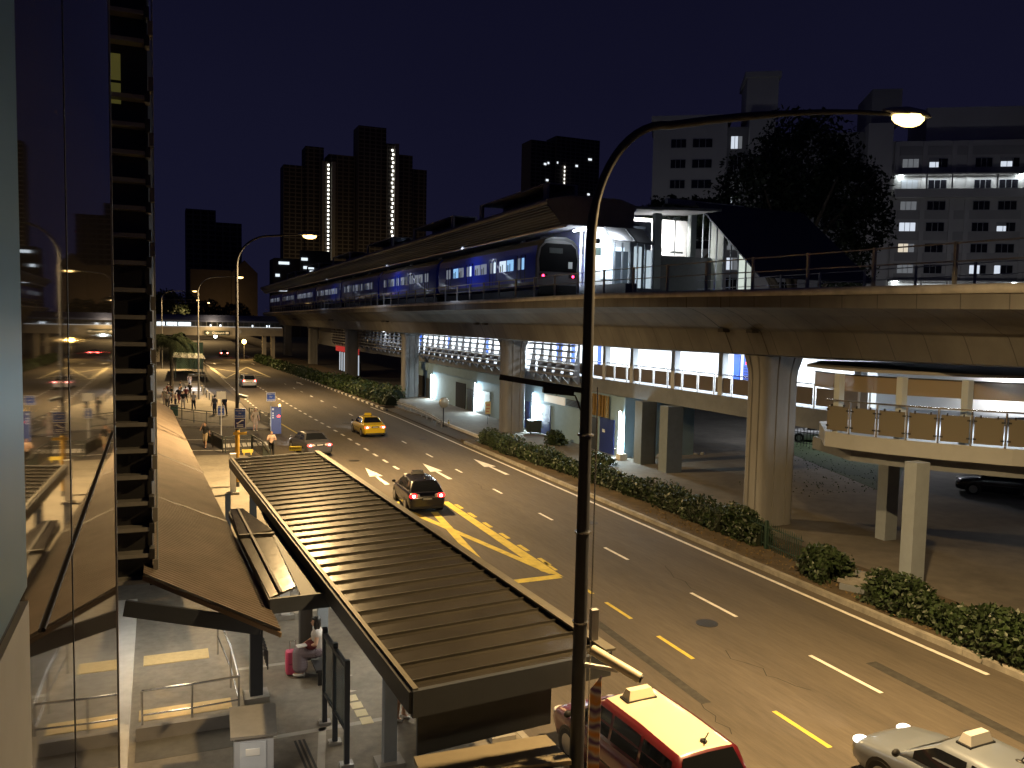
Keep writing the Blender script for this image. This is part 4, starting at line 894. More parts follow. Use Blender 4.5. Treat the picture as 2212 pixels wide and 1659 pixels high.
for a, b in zip(PB[:-1], PB[1:]):
    g = MB(); g.bar((a[0], a[1]-.06, 1.5), (b[0], b[1]+.06, 1.5), .03, 1.25); pn = g.build('panel', mat('board_panel', (.06, .085, .10), .2), nb_)
    g = MB(); g.bar((a[0], a[1]-.05, 2.16), (b[0], b[1]+.05, 2.16), .09, .08); g.build('top_frame', FASC, pn); g = MB(); g.bar((a[0], a[1]-.05, .86), (b[0], b[1]+.05, .86), .07, .06); g.build('bottom_frame', FASC, pn)
    g = MB(); m_ = ((a[0]+b[0])/2-.02, (a[1]+b[1])/2); g.obox((m_[0], m_[1]+.2, 1.7), (.3, .008, .5), (b[0]-a[0], b[1]-a[1], 0)); g.build('notice', mat('paper', (.4, .4, .38), .7), pn)
bk = thing('bicycle_rack', 'small dark comb-shaped rack under the edge of the brown awning', 'rack', (2.3, 21.6, .14))
g = MB()
for i in range(5): 
    yy = 21.2+i*.22; g.tube([(2.2, yy, .14), (2.2, yy, .62), (2.28, yy, .7), (2.36, yy, .62), (2.36, yy, .14)], .018, 6)
g.build('hoops', DKMET, bk)
# big ledge seat behind the board
bs = thing('bench', 'dark low bench the woman sits on beside the notice board', 'bench', (3.55, 20.4, .14))
g = MB(); g.box(3.32, 3.85, 19.7, 21.6, .50, .57); g.build('seat', DKMET, bs)
for yy in (19.8, 21.4): g = MB(); g.box(3.38, 3.78, yy, yy+.06, .14, .499); g.build('leg', DKMET, bs)
bb = thing('timber_column', 'tall dark column standing directly behind the seated woman', 'column', (3.5, 22.2, .14))
g = MB(); g.box(3.30, 3.62, 22.1, 22.4, .14, 2.78); g.build('shaft', mat('col_dark', (.06, .055, .05), .6), bb)

# ------------------------------------------------------------------ pedestrian fences by the side road
def ped_fence(pts, label, h=1.02, panel=False, zb=.13, step=.14):
    f = thing('pedestrian_fence', label, 'fence', (pts[0][0], pts[0][1], zb), 'low pedestrian guard fences')
    m_ = mat('fence_dark', (.045, .055, .05), .5, metal=.3)
    for a, b in zip(pts[:-1], pts[1:]):
        g = MB(); g.bar((a[0], a[1], zb+h), (b[0], b[1], zb+h), .06, .06); g.bar((a[0], a[1], zb+h*.82), (b[0], b[1], zb+h*.82), .03); g.bar((a[0], a[1], zb+.15), (b[0], b[1], zb+.15), .04); g.build('rail', m_, f)
        n = int(math.hypot(b[0]-a[0], b[1]-a[1])/step); g = MB()
        if panel: g.bar((a[0], a[1], zb+h*.48), (b[0], b[1], zb+h*.48), .02, h*.62); g.build('panel', mat('fence_green', (.02, .05, .035), .5), f)
        else:
            for k in range(1, n): t = k/n; x, y = a[0]+(b[0]-a[0])*t, a[1]+(b[1]-a[1])*t; g.bar((x, y, zb+.15), (x, y, zb+h*.82), .016)
            g.build('bars', m_, f)
    for p in pts: g = MB(); g.box(p[0]-.035, p[0]+.035, p[1]-.035, p[1]+.035, zb, zb+h+.02); g.build('post', m_, f)
    return f
ped_fence([(.55, 77.6), (1.4, 75.6), (2.3, 74.1), (3.25, 72.9), (4.24, 71.9)], 'long dark railing on the far side of the side road below the crowd', 1.05)
ped_fence([(2.55, 62.0), (3.05, 59.6), (3.54, 57.3)], 'green panelled railing beside the man in the black shirt', 1.05, True)
ped_fence([(3.68, 56.9), (5.35, 57.4)], 'dark railing at the head of the crossing behind the yellow based pole', 1.05)
ped_fence([(5.4, 57.3), (5.75, 54.2), (5.75, 50.5)], 'dark railing running along the bus bay kerb toward the shelter', 1.05)
ped_fence([(6.87, 75.6), (7.55, 73.5), (8.0, 70.8)], 'dark railing at the road corner beside the blue signal board', 1.12, False, .0)
g = MB(); g.prism([(6.0, 70.0), (8.4, 68.3), (8.9, 70), (7.4, 74.6), (6.9, 74.4)], -.02, .15); struct(g.build('traffic_island', PAVE2))
g = MB(); g.box(4.62, 5.28, 55.6, 55.75, .3, .5); g.box(4.7, 4.76, 55.6, 55.7, .14, .3); g.box(5.14, 5.2, 55.6, 55.7, .14, .3); tag(g.build('reminder_plate', mat('plate_yellow', (.7, .55, .10), .5)), 'small yellow plate by the railing just beyond the shelter', 'sign')
rp = thing('reminder_sign', 'yellow reminder sign rising just above the far end of the shelter roof', 'sign', (6.0, 42.0, .1))
g = MB(); g.box(5.98, 6.02, 41.98, 42.02, .1, 2.6); g.build('post', GALV, rp)
g = MB(); g.box(5.70, 6.30, 41.95, 41.975, 2.44, 2.66, 0); bd = g.build('board', mat('sign_yellow', (.72, .60, .05), .5), rp)
g = MB(); put_text(g, 'Reminder', .13, (6.0, 41.945, 2.55), (1, 0, 0)); g.build('lettering', BLK, bd)
sgn = thing('signal_board', 'tall navy board with red signal and amber beacon at the side road mouth', 'signal board', (8.0, 66.8, 0))
g = MB(); g.box(7.68, 8.42, 66.4, 66.5, 0.0, 2.12); g.build('board', BLUE_D, sgn)
g = MB(); g.box(7.62, 7.66, 66.38, 66.52, 0, 2.15); g.build('edge_post', GALV, sgn)
g = MB()
for k in range(3): 
    g.cyl((0, 0), .065, 0, .015, 12); n_ = len(g.v)-24
    for j in range(n_, len(g.v)): a, b, c = g.v[j]; g.v[j] = (7.80+a, 66.395-c, 1.62-.17*k+b)
g.box(7.73, 7.87, 66.38, 66.395, 1.86, 2.0); g.build('symbols', mat('symbol_white', (.6, .6, .6), .6), sgn)
g = MB(); g.ell((8.22, 66.34, 1.38), (.12, .05, .1)); g.build('red_lamp', TAILH, sgn)
g = MB(); g.ell((8.3, 66.45, 2.22), (.09, .09, .1)); g.build('amber_beacon', emis('amber_beacon', (1, .55, .08), 14), sgn)
def word_sign(x, y, z0, zb, zt, w, lines, label, back=False):
    s_ = thing('road_sign', label, 'sign', (x, y, z0))
    g = MB(); g.cyl((x, y+.04), .035, z0, zt, 8); g.build('post', GALV, s_)
    g = MB(); g.box(x-w/2, x+w/2, y-.02, y, zb, zt); bo = g.build('border', WHITEP, s_)
    g = MB(); g.box(x-w/2+.03, x+w/2-.03, y-.032, y-.021, zb+.03, zt-.03); bd = g.build('board', BLUE_S, s_)
    g = MB(); n = len(lines); h = (zt-zb)/n
    for k, t in enumerate(lines): put_text(g, t, h*.72, (x, y-.036, zt-h*(k+.5)), (1, 0, 0), bold=.92)
    g.build('lettering', WHITEP, bd); return s_
word_sign(7.75, 67.3, 0, 2.47, 3.17, .68, ['Watch Out', 'For', 'Pedestrian'], 'blue sign on a post reading Watch Out For Pedestrian')
s2 = word_sign(3.98, 66.2, 0.0, 1.55, 2.3, .52, ['Watch', 'for', 'traffic'], 'blue sign below two blank white plates on a slim post')
g = MB(); g.box(3.66, 3.97, 66.15, 66.18, 2.8, 3.38); g.box(4.02, 4.33, 66.15, 66.18, 2.8, 3.38); g.box(3.96, 4.03, 66.16, 66.24, 0, 3.4, 0); g.build('blank_plate', WHITEP, s2)
lb = thing('litter_bin', 'green litter bin against the railing near the crowd', 'bin', (.87, 79.6, .13))
g = MB(); g.box(.6, 1.15, 79.4, 79.9, .13, 1.0); g.build('body', mat('bin_green', (.02, .09, .06), .5), lb)
g = MB(); g.box(.57, 1.18, 79.37, 79.93, 1.002, 1.1); g.build('lid', DKMET, lb)
for i, (x, y) in enumerate(((4.63, 90.6), (4.5, 93.8), (4.36, 96.8), (4.21, 100.4), (4.14, 103.8))):
    s_ = thing('bollard', ['nearest', 'second', 'third', 'fourth', 'farthest'][i]+' of the metal bollards in line beside the crowd', 'bollard', (x, y, .13), 'line of bollards on the far pavement')
    g = MB(); g.cyl((x, y), .09, .13, .85, 12); g.build('shaft', GALV, s_); g = MB(); g.ell((x, y, .87), (.1, .1, .07), 10, 5); g.build('cap', mat('bollard_cap', (.4, .36, .28), .4), s_)
g = MB(); g.box(2.0, 6.2, 150, 150.2, .1, 4.6); tag(g.build('hoarding', mat('hoarding_teal', (.10, .20, .17), .6, var=.1)), 'teal boarded hoarding beyond the bollards', 'hoarding')
g = MB(); g.plate([(1.2, 128, 3.0), (5.6, 128, 2.8), (5.9, 146, 2.8), (1.6, 146, 3.0)], (0, 0, 1), .1); g.box(1.5, 1.65, 129, 129.2, .1, 2.95); g.box(5.1, 5.25, 129, 129.2, .1, 2.75)
tag(g.build('walkway_roof', mat('walk_roof_green', (.13, .17, .13), .6, var=.1)), 'pale green roof of a covered walkway beyond the crowd', 'walkway roof')
g = MB(); g.box(2.6, 4.4, 100.5, 100.6, 2.2, 2.5, 0); g.box(4.3, 4.37, 100.5, 100.6, .1, 2.2, 0); g.box(2.6, 2.67, 100.5, 100.6, .1, 2.2)
tag(g.build('height_bar', DKMET), 'dark height bar gantry near the far lamp pole', 'gantry')
area('far_pave_light', (3.2, 108, 3.6), 260, .5, (.86, .90, 1.0), (0, -.1, -1))

# guardrail, traffic mirror and things on the right verge
gd = thing('guardrail', 'grey steel crash barrier curving round the far hedge end', 'guardrail', (22, 75, 0))
GPt = [(22.25, 83.6), (22.45, 78.3), (22.1, 71.5), (21.6, 67.0)]
g = MB()
for z in (.45, .62): g.tube([(x, y, z) for x, y in GPt], .07, 8)
g.build('rail', GALV, gd)
for p in along(GPt, 2.2): g = MB(); g.box(p.x+.05, p.x+.15, p.y-.05, p.y+.05, 0, .7); g.build('post', GALV, gd)
mr = thing('traffic_mirror', 'round convex mirror on a short post beside the driveway', 'mirror', (22.05, 67.6, 0))
g = MB(); g.cyl((22.05, 67.6), .05, 0, 2.0, 8); g.build('post', DKMET, mr)
g = MB(); g.ell((22.05, 67.5, 2.1), (.46, .12, .46), 20, 10); g.build('disc', mat('mirror_face', (.5, .48, .40), .25, metal=.6), mr)
g = MB(); g.cyl((22.3, 66.9), .07, 0, .7, 8, 0); g.cyl((22.3, 66.9), .073, .35, .5, 8, 1); tag(g.build('bollard', [GALV, YPAINT]), 'short grey post with yellow band beside the traffic mirror', 'bollard')
vs_ = thing('notice_sign', 'small pale yellow notice on a thin post before the plant rooms', 'sign', (26.1, 67.6, .1))
g = MB(); g.cyl((26.1, 67.6), .03, .1, 1.4, 8); g.build('post', DKMET, vs_)
g = MB(); g.box(25.85, 26.35, 67.55, 67.58, 1.0, 2.1, 0); g.box(25.92, 26.28, 67.53, 67.549, 1.75, 1.85, 1); g.box(25.92, 26.28, 67.53, 67.549, 1.45, 1.52, 1); g.box(25.92, 26.2, 67.53, 67.549, 1.2, 1.27, 1); g.build('board', [mat('notice_cream', (.62, .50, .22), .6), mat('notice_red', (.5, .08, .04), .6)], vs_)
wb = thing('wheeled_bin', 'dark green wheeled bin with open lid by the second pier', 'bin', (27.5, 61.0, .1))
g = MB(); g.prism([(27.05, 60.7), (28.0, 60.5), (28.1, 61.4), (27.15, 61.6)], .25, 1.2); g.build('body', mat('bin_dark', (.02, .03, .025), .5), wb)
g = MB(); g.plate([(28.0, 60.5, 1.2), (28.1, 61.4, 1.2), (28.25, 61.4, .55), (28.15, 60.5, .55)], (1, 0, .2), .04); g.build('lid', mat('bin_lid', (.03, .04, .04), .5), wb)
for (x, y) in ((27.2, 60.75), (27.95, 60.6)): g = MB(); g.ell((x, y, .19), (.05, .09, .09)); g.build('wheel', TYRE, wb)
g = MB(); g.box(27.7, 28.25, 47.4, 47.9, .1, .5); tag(g.build('carton', mat('carton_pale', (.55, .50, .40), .8)), 'pale carton on the ground by the last tube lamp', 'box')
g = MB(); g.tube([(27.9, 48.3, .1), (28.15, 48.45, 1.4)], .02, 6); g.bar((27.7, 48.2, .75), (28.3, 48.0, .85), .04); tag(g.build('broom', WHITEP), 'pale broom leaning at the last plant room wall', 'broom')
gf = thing('iron_fence', 'dark green iron fence with pointed bars on the verge by the first pier', 'fence', (22.4, 27, .15))
FPt = [(22.5, 29.1), (22.3, 26.4), (22.1, 24.1)]; fm = mat('fence_iron', (.018, .045, .032), .5)
for a, b in zip(FPt[:-1], FPt[1:]):
    g = MB()
    for z in (.35, 1.05): g.bar((a[0], a[1], z), (b[0], b[1], z), .04)
    g.build('rail', fm, gf)
    n = 17
    for k in range(n): t = k/n; x, y = a[0]+(b[0]-a[0])*t, a[1]+(b[1]-a[1])*t; g = MB(); g.tube([(x, y, .15), (x, y, 1.15), (x, y, 1.27)], [.016, .016, .003], 6); g.build('bar', fm, gf)
for p in (FPt[0], FPt[1]): g = MB(); g.box(p[0]-.05, p[0]+.05, p[1]-.05, p[1]+.05, .15, 1.3); g.build('post', fm, gf)
f2 = thing('iron_fence', 'long dark pointed iron fence along the grass behind the first pier', 'fence', (45, 48, .1))
P2 = [(42.5, 52.0), (44.6, 50.5), (45.5, 46), (45.0, 42), (44.5, 38.5)]
for a, b in zip(P2[:-1], P2[1:]):
    g = MB()
    for z in (.35, 1.15): g.bar((a[0], a[1], z), (b[0], b[1], z), .05)
    n = int(math.hypot(b[0]-a[0], b[1]-a[1])/.28)
    for k in range(n+1): t = k/n; x, y = a[0]+(b[0]-a[0])*t, a[1]+(b[1]-a[1])*t; g.bar((x, y, .1), (x, y, 1.45), .035)
    g.build('fence_panel', mat('fence_black', (.02, .022, .022), .6), f2)
dc = thing('drain_channel', 'open concrete drain with pale pipes between the verge bushes', 'drain', (22.6, 21.5, .15))
g = MB()
for k in range(4): g.bar((21.7+k*.35, 21.9, .28+.04*k), (22.3+k*.35, 20.5, .28+.04*k), .14, .12)
g.build('pipes', PAVE2, dc)
g = MB(); g.bar((21.3, 21.4, .2), (22.0, 19.9, .2), .1, .3); g.build('side_wall', CONC_D, dc); g = MB(); g.bar((23.0, 22.4, .2), (23.9, 21.0, .2), .1, .3); g.build('side_wall', CONC_D, dc)
g = MB(); g.ell((22.3, 22.7, .95), (.2, .2, .14)); g.cyl((22.3, 22.7), .06, .1, .9, 8); tag(g.build('path_light', PANW), 'pale round cap light by the bush left of the drain', 'light')
rk = MB()
for i in range(16): rk.ell((30.0+rng.uniform(-.2, 4.8), 49.2+rng.uniform(-.9, .5)-.5*i/16, .12), (rng.uniform(.15, .35), rng.uniform(.15, .3), rng.uniform(.1, .26)), 6, 4)
tag(rk.build('rock_heap', mat('rock_grey', (.25, .26, .27), .9, var=.3, vscale=3)), 'heap of pale loose rocks between the blue-grey columns', 'rocks', None, 'stuff')

# ------------------------------------------------------------------ vehicles (local frame: heading +y, wheels on z = 0)
CARS = {
 'sedan': dict(L=4.55, W=1.78, H=1.47, st=[(-1, .70, .84, .30), (-.96, .94, .95, .22), (-.80, 1.02, .99, .20), (-.5, 1.02, 1.0, .18), (0, .97, 1.0, .18), (.40, .94, 1.0, .18), (.62, .88, .99, .19), (.86, .78, .94, .21), (.97, .66, .84, .26), (1, .52, .74, .32)],
   gh=[(-.70, 0), (-.40, 1), (-.12, 1.03), (.16, .99), (.50, 0)], win=[(-.62, .28), (-.2, 1), (.0, 1), (.2, 1), (.44, .2)], rear='trunk'),
 'hatch': dict(L=4.3, W=1.78, H=1.5, st=[(-1, .72, .86, .30), (-.97, .98, .95, .24), (-.8, 1.04, .99, .20), (-.5, 1.03, 1.0, .18), (0, .98, 1.0, .18), (.40, .95, 1.0, .18), (.62, .9, .99, .19), (.86, .80, .94, .21), (.97, .68, .84, .26), (1, .52, .74, .32)],
   gh=[(-.92, 0), (-.66, .93), (-.2, 1.03), (.14, 1.0), (.50, 0)], rear='hatch'),
 'mpv': dict(L=4.6, W=1.8, H=1.66, st=[(-1, .75, .90, .32), (-.98, 1.02, .96, .24), (-.8, 1.07, .99, .20), (-.5, 1.05, 1.0, .18), (0, 1.0, 1.0, .18), (.45, .97, 1.0, .18), (.66, .93, .99, .19), (.86, .84, .95, .21), (.97, .72, .86, .26), (1, .55, .76, .32)],
   gh=[(-.97, 0), (-.84, .95), (-.3, 1.02), (.20, 1.0), (.62, 0)], rear='hatch'),
}
def make_car(name, kind, label, paint, loc, rz, roof=None, sign=None, tail=TAIL, group='vehicles on the road', tails=True, beams=0, hot=.5, trim=None):
    K = CARS[kind]; L, Wd, H = K['L']/2, K['W']/2, K['H']
    root = thing(name, label, 'car', (0, 0, 0), group)
    st = []; S = K['st']; ysn = np.array([a[0] for a in S])
    for t in np.unique(np.concatenate([np.linspace(-1, 1, 25), ysn])):
        st.append((t*L, np.interp(t, ysn, [a[1] for a in S]), np.interp(t, ysn, [a[2] for a in S])*Wd, np.interp(t, ysn, [a[3] for a in S])))
    rings = []
    for y, zd, w, zb in st:
        half = [(w*.80, zb), (w*.95, zb+.06), (w*.985, zb+(zd-zb)*.35), (w, zb+(zd-zb)*.60), (w*.985, zb+(zd-zb)*.82), (w*.94, zd-.035), (w*.84, zd), (w*.45, zd+.018), (0, zd+.024)]
        rings.append([(x, y, z) for x, z in half]+[(-x, y, z) for x, z in half[-2::-1]])
    g = MB(); g.loft(rings, 0, True, True)
    # wheel arches: dark recess discs just proud of the sills
    WY = (.60*L, -.60*L); wr_ = .315
    body = fix(g.build('body', paint, root))
    zb_ = lambda t: float(np.interp(t, ysn, [a[1] for a in S]))
    def hw(y): return float(np.interp(y/L, ysn, [a[2] for a in S]))*Wd
    # greenhouse
    GH = K['gh']; gy = [a[0]*L for a in GH]
    def secg(y, f):
        zb = zb_(y/L)-.03; zr = zb+(H-.03-zb)*f; wb = hw(y)*.90; wt = wb-(.19 if kind != 'mpv' else .15)*f
        return [(wb, y, zb), (wb*.5+wt*.5+.02*f, y, (zb+zr)/2), (wt+.02, y, zr-.05*f), (wt-.10*f, y, zr), (wt*.45, y, zr+.022*f), (0, y, zr+.03*f), (-wt*.45, y, zr+.022*f), (-wt+.10*f, y, zr), (-wt-.02, y, zr-.05*f), (-wb*.5-wt*.5-.02*f, y, (zb+zr)/2), (-wb, y, zb)]
    fy = np.array(gy); ff = np.array([a[1] for a in GH])
    tt = sorted(set(list(np.linspace(gy[0], gy[-1], 19))+gy))
    def fi(y): return float(np.interp(y, fy, ff))
    g = MB(); g.loft([secg(y, max(fi(y), .004)) for y in tt], 0, True, True, True)
    if roof is not None:
        for i in range(len(g.f)):
            cz = sum(g.v[k][2] for k in g.f[i])/len(g.f[i]); cy_ = sum(g.v[k][1] for k in g.f[i])/len(g.f[i]); cx_ = sum(abs(g.v[k][0]) for k in g.f[i])/len(g.f[i])
            if cz > H-.13 and gy[1]-.02 < cy_ < gy[3]+.14 and cx_ < .56: g.m[i] = 1
    fix(g.build('cabin', [paint, roof or paint], root))
    # glass panels just outside the cabin shell
    def sidepoint(y, t, s_):
        zb = zb_(y/L)-.03; f = max(fi(y), .004); zr = zb+(H-.03-zb)*f; wb = hw(y)*.90; wt = wb-(.19 if kind != 'mpv' else .15)*f
        z = zb+(zr-zb)*t; t2 = t
        mid = wb*.5+wt*.5+.02*f
        x = wb+(mid-wb)*(t2/.5) if t2 < .5 else mid+(wt+.02-mid)*((t2-.5)/.5*1.06 if t2 < .97 else 1)
        return (s_*(x+.008), y, z)
    spans = [(gy[0]+.30*(gy[1]-gy[0])+.12, gy[1]+.42*(gy[2]-gy[1])), (gy[1]+.42*(gy[2]-gy[1])+.09, gy[3]+.5*(gy[4]-gy[3]))]
    if kind == 'mpv': spans = [(gy[0]+.35, gy[1]+.9), (gy[1]+.98, gy[2]+.62), (gy[2]+.70, gy[3]+.55*(gy[4]-gy[3]))]
    if kind == 'sedan': spans = [(gy[0]+.45, gy[2]-.06), (gy[2]+.03, gy[3]+.52*(gy[4]-gy[3]))]
    for s_ in (1, -1):
        for (a, b) in spans:
            yy = np.linspace(a, b, 9); lo = [sidepoint(y, .13/max(fi(y), .3), s_) for y in yy]; hi = [sidepoint(y, max(.13/max(fi(y), .3)+.02, min(.86, 1-.07/max(fi(y), .1))), s_) for y in yy]
            q = MB(); n = len(yy); q.add(lo+hi, [(i, i+1, n+i+1, n+i) for i in range(n-1)], 0, True); fix(q.build('side_window', GLASSD, root))
    def slope(ya, fa, yb, fb, ta, tb, nm, off):
        q = MB(); pts = []
        for t in np.linspace(ta, tb, 5):
            y = ya+(yb-ya)*t; f = fa+(fb-fa)*t; zb = zb_(y/L)-.03; zr = zb+(H-.03-zb)*f; wt = hw(y)*.90-(.19 if kind != 'mpv' else .15)*f-.10*f-.03
            pts.append([(x*wt, y+off*(.9), zr+.022*f*(1-abs(x)*.6)+.012) for x in (-1, -.5, 0, .5, 1)])
        vs = [p for r_ in pts for p in r_]; q.add(vs, [(i*5+j, i*5+j+1, i*5+5+j+1, i*5+5+j) for i in range(4) for j in range(4)], 0, True); return fix(q.build(nm, GLASSD, root))
    slope(gy[0], 0, gy[1], GH[1][1], .16 if kind == 'sedan' else .10, .93, 'rear_window', -.012)
    slope(gy[3], GH[3][1], gy[4], 0, .07, .93, 'windscreen', .012)
    # wheels
    for s_ in (1, -1):
        for wy in WY:
            w = hw(wy)
            def disc(rad, xa, xb, n=20): return [[(s_*xx, wy+r_*math.cos(2*math.pi*k/n), max(.012, .318+r_*math.sin(2*math.pi*k/n))) for k in range(n)] for xx, r_ in ((xa, rad), (xb, rad))]
            q = MB(); q.loft(disc(.385, w*.8, w*1.004)); q.build('wheel_arch', BLK, root)
            q = MB(); q.loft(disc(wr_, w*.82, w*1.012)); ty = q.build('wheel', TYRE, root)
            q = MB(); q.loft(disc(.21, w*.9, w*1.02))
            q.build('rim', RIM, ty)
    # lamps, plate, bumpers, mirrors
    yr = -L; wr2 = hw(-.97*L)
    for s_ in (1, -1):
        ht = {'sedan': .80, 'hatch': .86, 'mpv': .92}[kind]; q = MB(); hh = .15 if kind == 'sedan' else .2
        q.ell((s_*(wr2-.20), yr+.055, ht), (.21, .09, hh*.62), 12, 8, 0); tlp = q.build('tail_lamp', tail if tails else mat('lamp_red_off', (.25, .01, .01), .3), root)
        if tails: q = MB(); q.ell((s_*(wr2-.20), yr-.025, ht), (.075, .02, hh*.36), 10, 6); q.build('lamp_core', TCORE, tlp)
        q = MB(); q.ell((s_*(wr2-.40), yr+.045, ht), (.10, .06, hh*.5), 10, 6, 0); q.build('reverse_lamp', mat('lamp_clear', (.6, .55, .52), .2), root)
        q = MB(); q.ell((s_*(hw(.93*L)-.16), .93*L, .68), (.17, .15, .075), 12, 8); q.build('headlamp', emis('head_lit', (1, .95, .86), 2) if beams else mat('lamp_clear', (.6, .55, .52), .2), root)
        q = MB(); ym = gy[3]+.78*(gy[4]-gy[3]); q.ell((s_*(hw(ym)+.10), ym, zb_(ym/L)+.10), (.10, .06, .075), 10, 6); q.build('door_mirror', trim or paint, root)
        q = MB(); q.bar((s_*hw(0)*1.002, -.44*L, zb_(0)*.62), (s_*hw(0)*1.002, .4*L, zb_(0)*.62), .012, .02); q.build('door_seam', BLK, root)
    zpl = .82 if kind == 'sedan' else .72
    q = MB(); q.box(-.26, .26, yr-.012, yr+.03, zpl-.07, zpl+.06, 0); q.box(-.2, .2, yr-.018, yr-.012, zpl-.035, zpl+.03, 1); q.build('number_plate', [BLK, mat('plate_chars', (.5, .5, .5), .5)], root)
    q = MB(); q.box(-wr2*.9, wr2*.9, yr-.02, yr+.10, .27, .36); q.build('bumper_strip', mat('bumper_black', (.02, .02, .02), .7), root)  # plain black strip across the lower rear bumper
    if sign is not None:
        q = MB(); ys_ = gy[3]-.28; zt = H+.03
        q.loft([[(-.30, ys_-.13, zt), (.30, ys_-.13, zt), (.30, ys_+.13, zt), (-.30, ys_+.13, zt)], [(-.25, ys_-.08, zt+.17), (.25, ys_-.08, zt+.17), (.25, ys_+.08, zt+.17), (-.25, ys_+.08, zt+.17)]], 0, True, False); q.build('roof_sign', sign, root)
        q = MB(); q.box(-.34, .34, ys_-.15, ys_+.15, H-.01, zt-.001); q.build('sign_base', BLK, root)
        q = MB(); q.tube([(0.1, gy[1]+.22, H-.02), (.1, gy[1]+.1, H+.2)], .012, 6); q.ell((.1, gy[1]+.22, H), (.06, .08, .03)); q.build('antenna', BLK, root)
    if beams:
        for s_ in (1, -1):
            l = spot('headlight_beam', (s_*.6, L+.08, .66), beams, (.95, .96, 1.0), (0, 1, -.075), 52, .9, .06, root)
    root.location = loc; root.rotation_euler.z = rz
    return root
def paint(name, c, **k): return mat('paint_'+name, c, k.get('r', .32), metal=k.get('m', .15), coat=k.get('ct', .6), var=.03, vscale=2)
PY, PG, PK, PW, PR, PS2 = paint('yellow', (.62, .43, .015)), paint('grey', (.10, .10, .115), m=.5), paint('ink', (.008, .008, .014), m=.0, ct=.25, r=.25), paint('silver', (.48, .47, .46), m=.5), paint('red', (.088, .006, .011)), paint('pale_silver', (.22, .25, .30), m=.5)
make_car('taxi', 'sedan', 'yellow taxi sedan with roof sign in the middle lane', PY, (14.85, 64.7, 0), R(1.5), None, PY, TAILH, beams=260, trim=BLK)
cg = make_car('parked_car', 'sedan', 'dark grey sedan with white car logo on its door pulling out of the side road', PG, (9.05, 56.6, 0), R(7.5), None, None, TAILH, beams=420)
q = MB(); lx_ = -.915
q.plate([(lx_, -.62, .52), (lx_, .02, .52), (lx_, .02, .68), (lx_, -.10, .72), (lx_, -.20, .88), (lx_, -.48, .88), (lx_, -.56, .72), (lx_, -.62, .68)], (-1, 0, 0), .012); q.build('logo_car', mat('decal_pale', (.55, .56, .5), .5), cg)
q = MB(); q.plate([(lx_, -.70, .50), (lx_, -.86, .50), (lx_, -.86, .75), (lx_, -.94, .85), (lx_, -.90, .9), (lx_, -.80, .82), (lx_, -.72, .75)], (-1, 0, 0), .014); q.ell((lx_-.005, -.80, .95), (.012, .07, .07)); q.build('logo_figure', MATS['decal_pale'], cg)
make_car('taxi', 'hatch', 'black hatchback taxi braking on the yellow hatched box', PK, (11.45, 39.05, 0), R(-3.5), None, PK, TAIL, beams=120)
make_car('car', 'mpv', 'silver people carrier before the junction box, brake lamps lit', PW, (10.0, 112.9, 0), R(3.0), None, None, TAIL, beams=260)
make_car('car', 'hatch', 'dark distant car with red tail lamps nearing the footbridge', PG, (12.6, 200, 0), R(2.0), None, None, emis('tail_far', (1, .06, .04), 30))
make_car('car', 'sedan', 'pale oncoming-side car crossing far beyond the footbridge', PW, (5.5, 226, .3), R(80), None, None, TAIL, tails=False)
red = make_car('taxi', 'mpv', 'red taxi with cream roof waiting at the bus shelter in the foreground', PR, (8.62, 13.55, 0), R(3), mat('paint_cream', (.66, .58, .42), .35, coat=.5), mat('sign_cream', (.75, .66, .48), .5), TAIL, beams=0, trim=BLK)
q = MB(); q.box(-.56, -.08, -1.93, -1.915, 1.50, 1.53); q.build('brake_light', emis('brake_hi', (1, .02, .03), 14), red)
q = MB()
for (ya, yb, za, zb) in ((1.35, 1.85, .55, .82), (-.1, .35, .42, .52), (-.9, -.4, .62, .7)): q.box(-.912, -.903, ya, yb, za, zb)
q.build('door_decal', mat('decal_white', (.65, .6, .58), .5), red)
sv = make_car('taxi', 'sedan', 'silver taxi with lit headlamp and amber indicator entering at the lower right corner', PS2, (13.75, 10.25, 0), R(2), None, paint('sign_silver', (.55, .54, .52)), TAIL, beams=60, trim=BLK)
q = MB(); q.ell((-.99, .85, .98), (.03, .16, .05), 8, 6); q.build('indicator', emis('indicator_amber', (1, .5, .08), 26), sv)
make_car('car', 'sedan', 'white car passing behind the iron fence under the walkway', paint('white', (.55, .56, .58)), (47.8, 51.2, .1), R(50), None, None, TAIL, group='vehicles beyond the viaduct')
for i, (x, y, k) in enumerate(((42.5, 31.5, 'hatch'), (46.0, 29.5, 'sedan'), (49.5, 27.5, 'mpv'))):
    make_car('parked_car', k, ['nearest', 'middle', 'farthest'][i]+' of the dark cars parked in the gloom under the landing', PK, (x, y, .1), R(40), None, None, TAIL, tails=False, group='dark cars parked under the landing')

area('back_street_fill', (50.5, 47.5, 8), 900, .5, (.95, .95, 1.0))  # hidden fill light added to brighten the white car
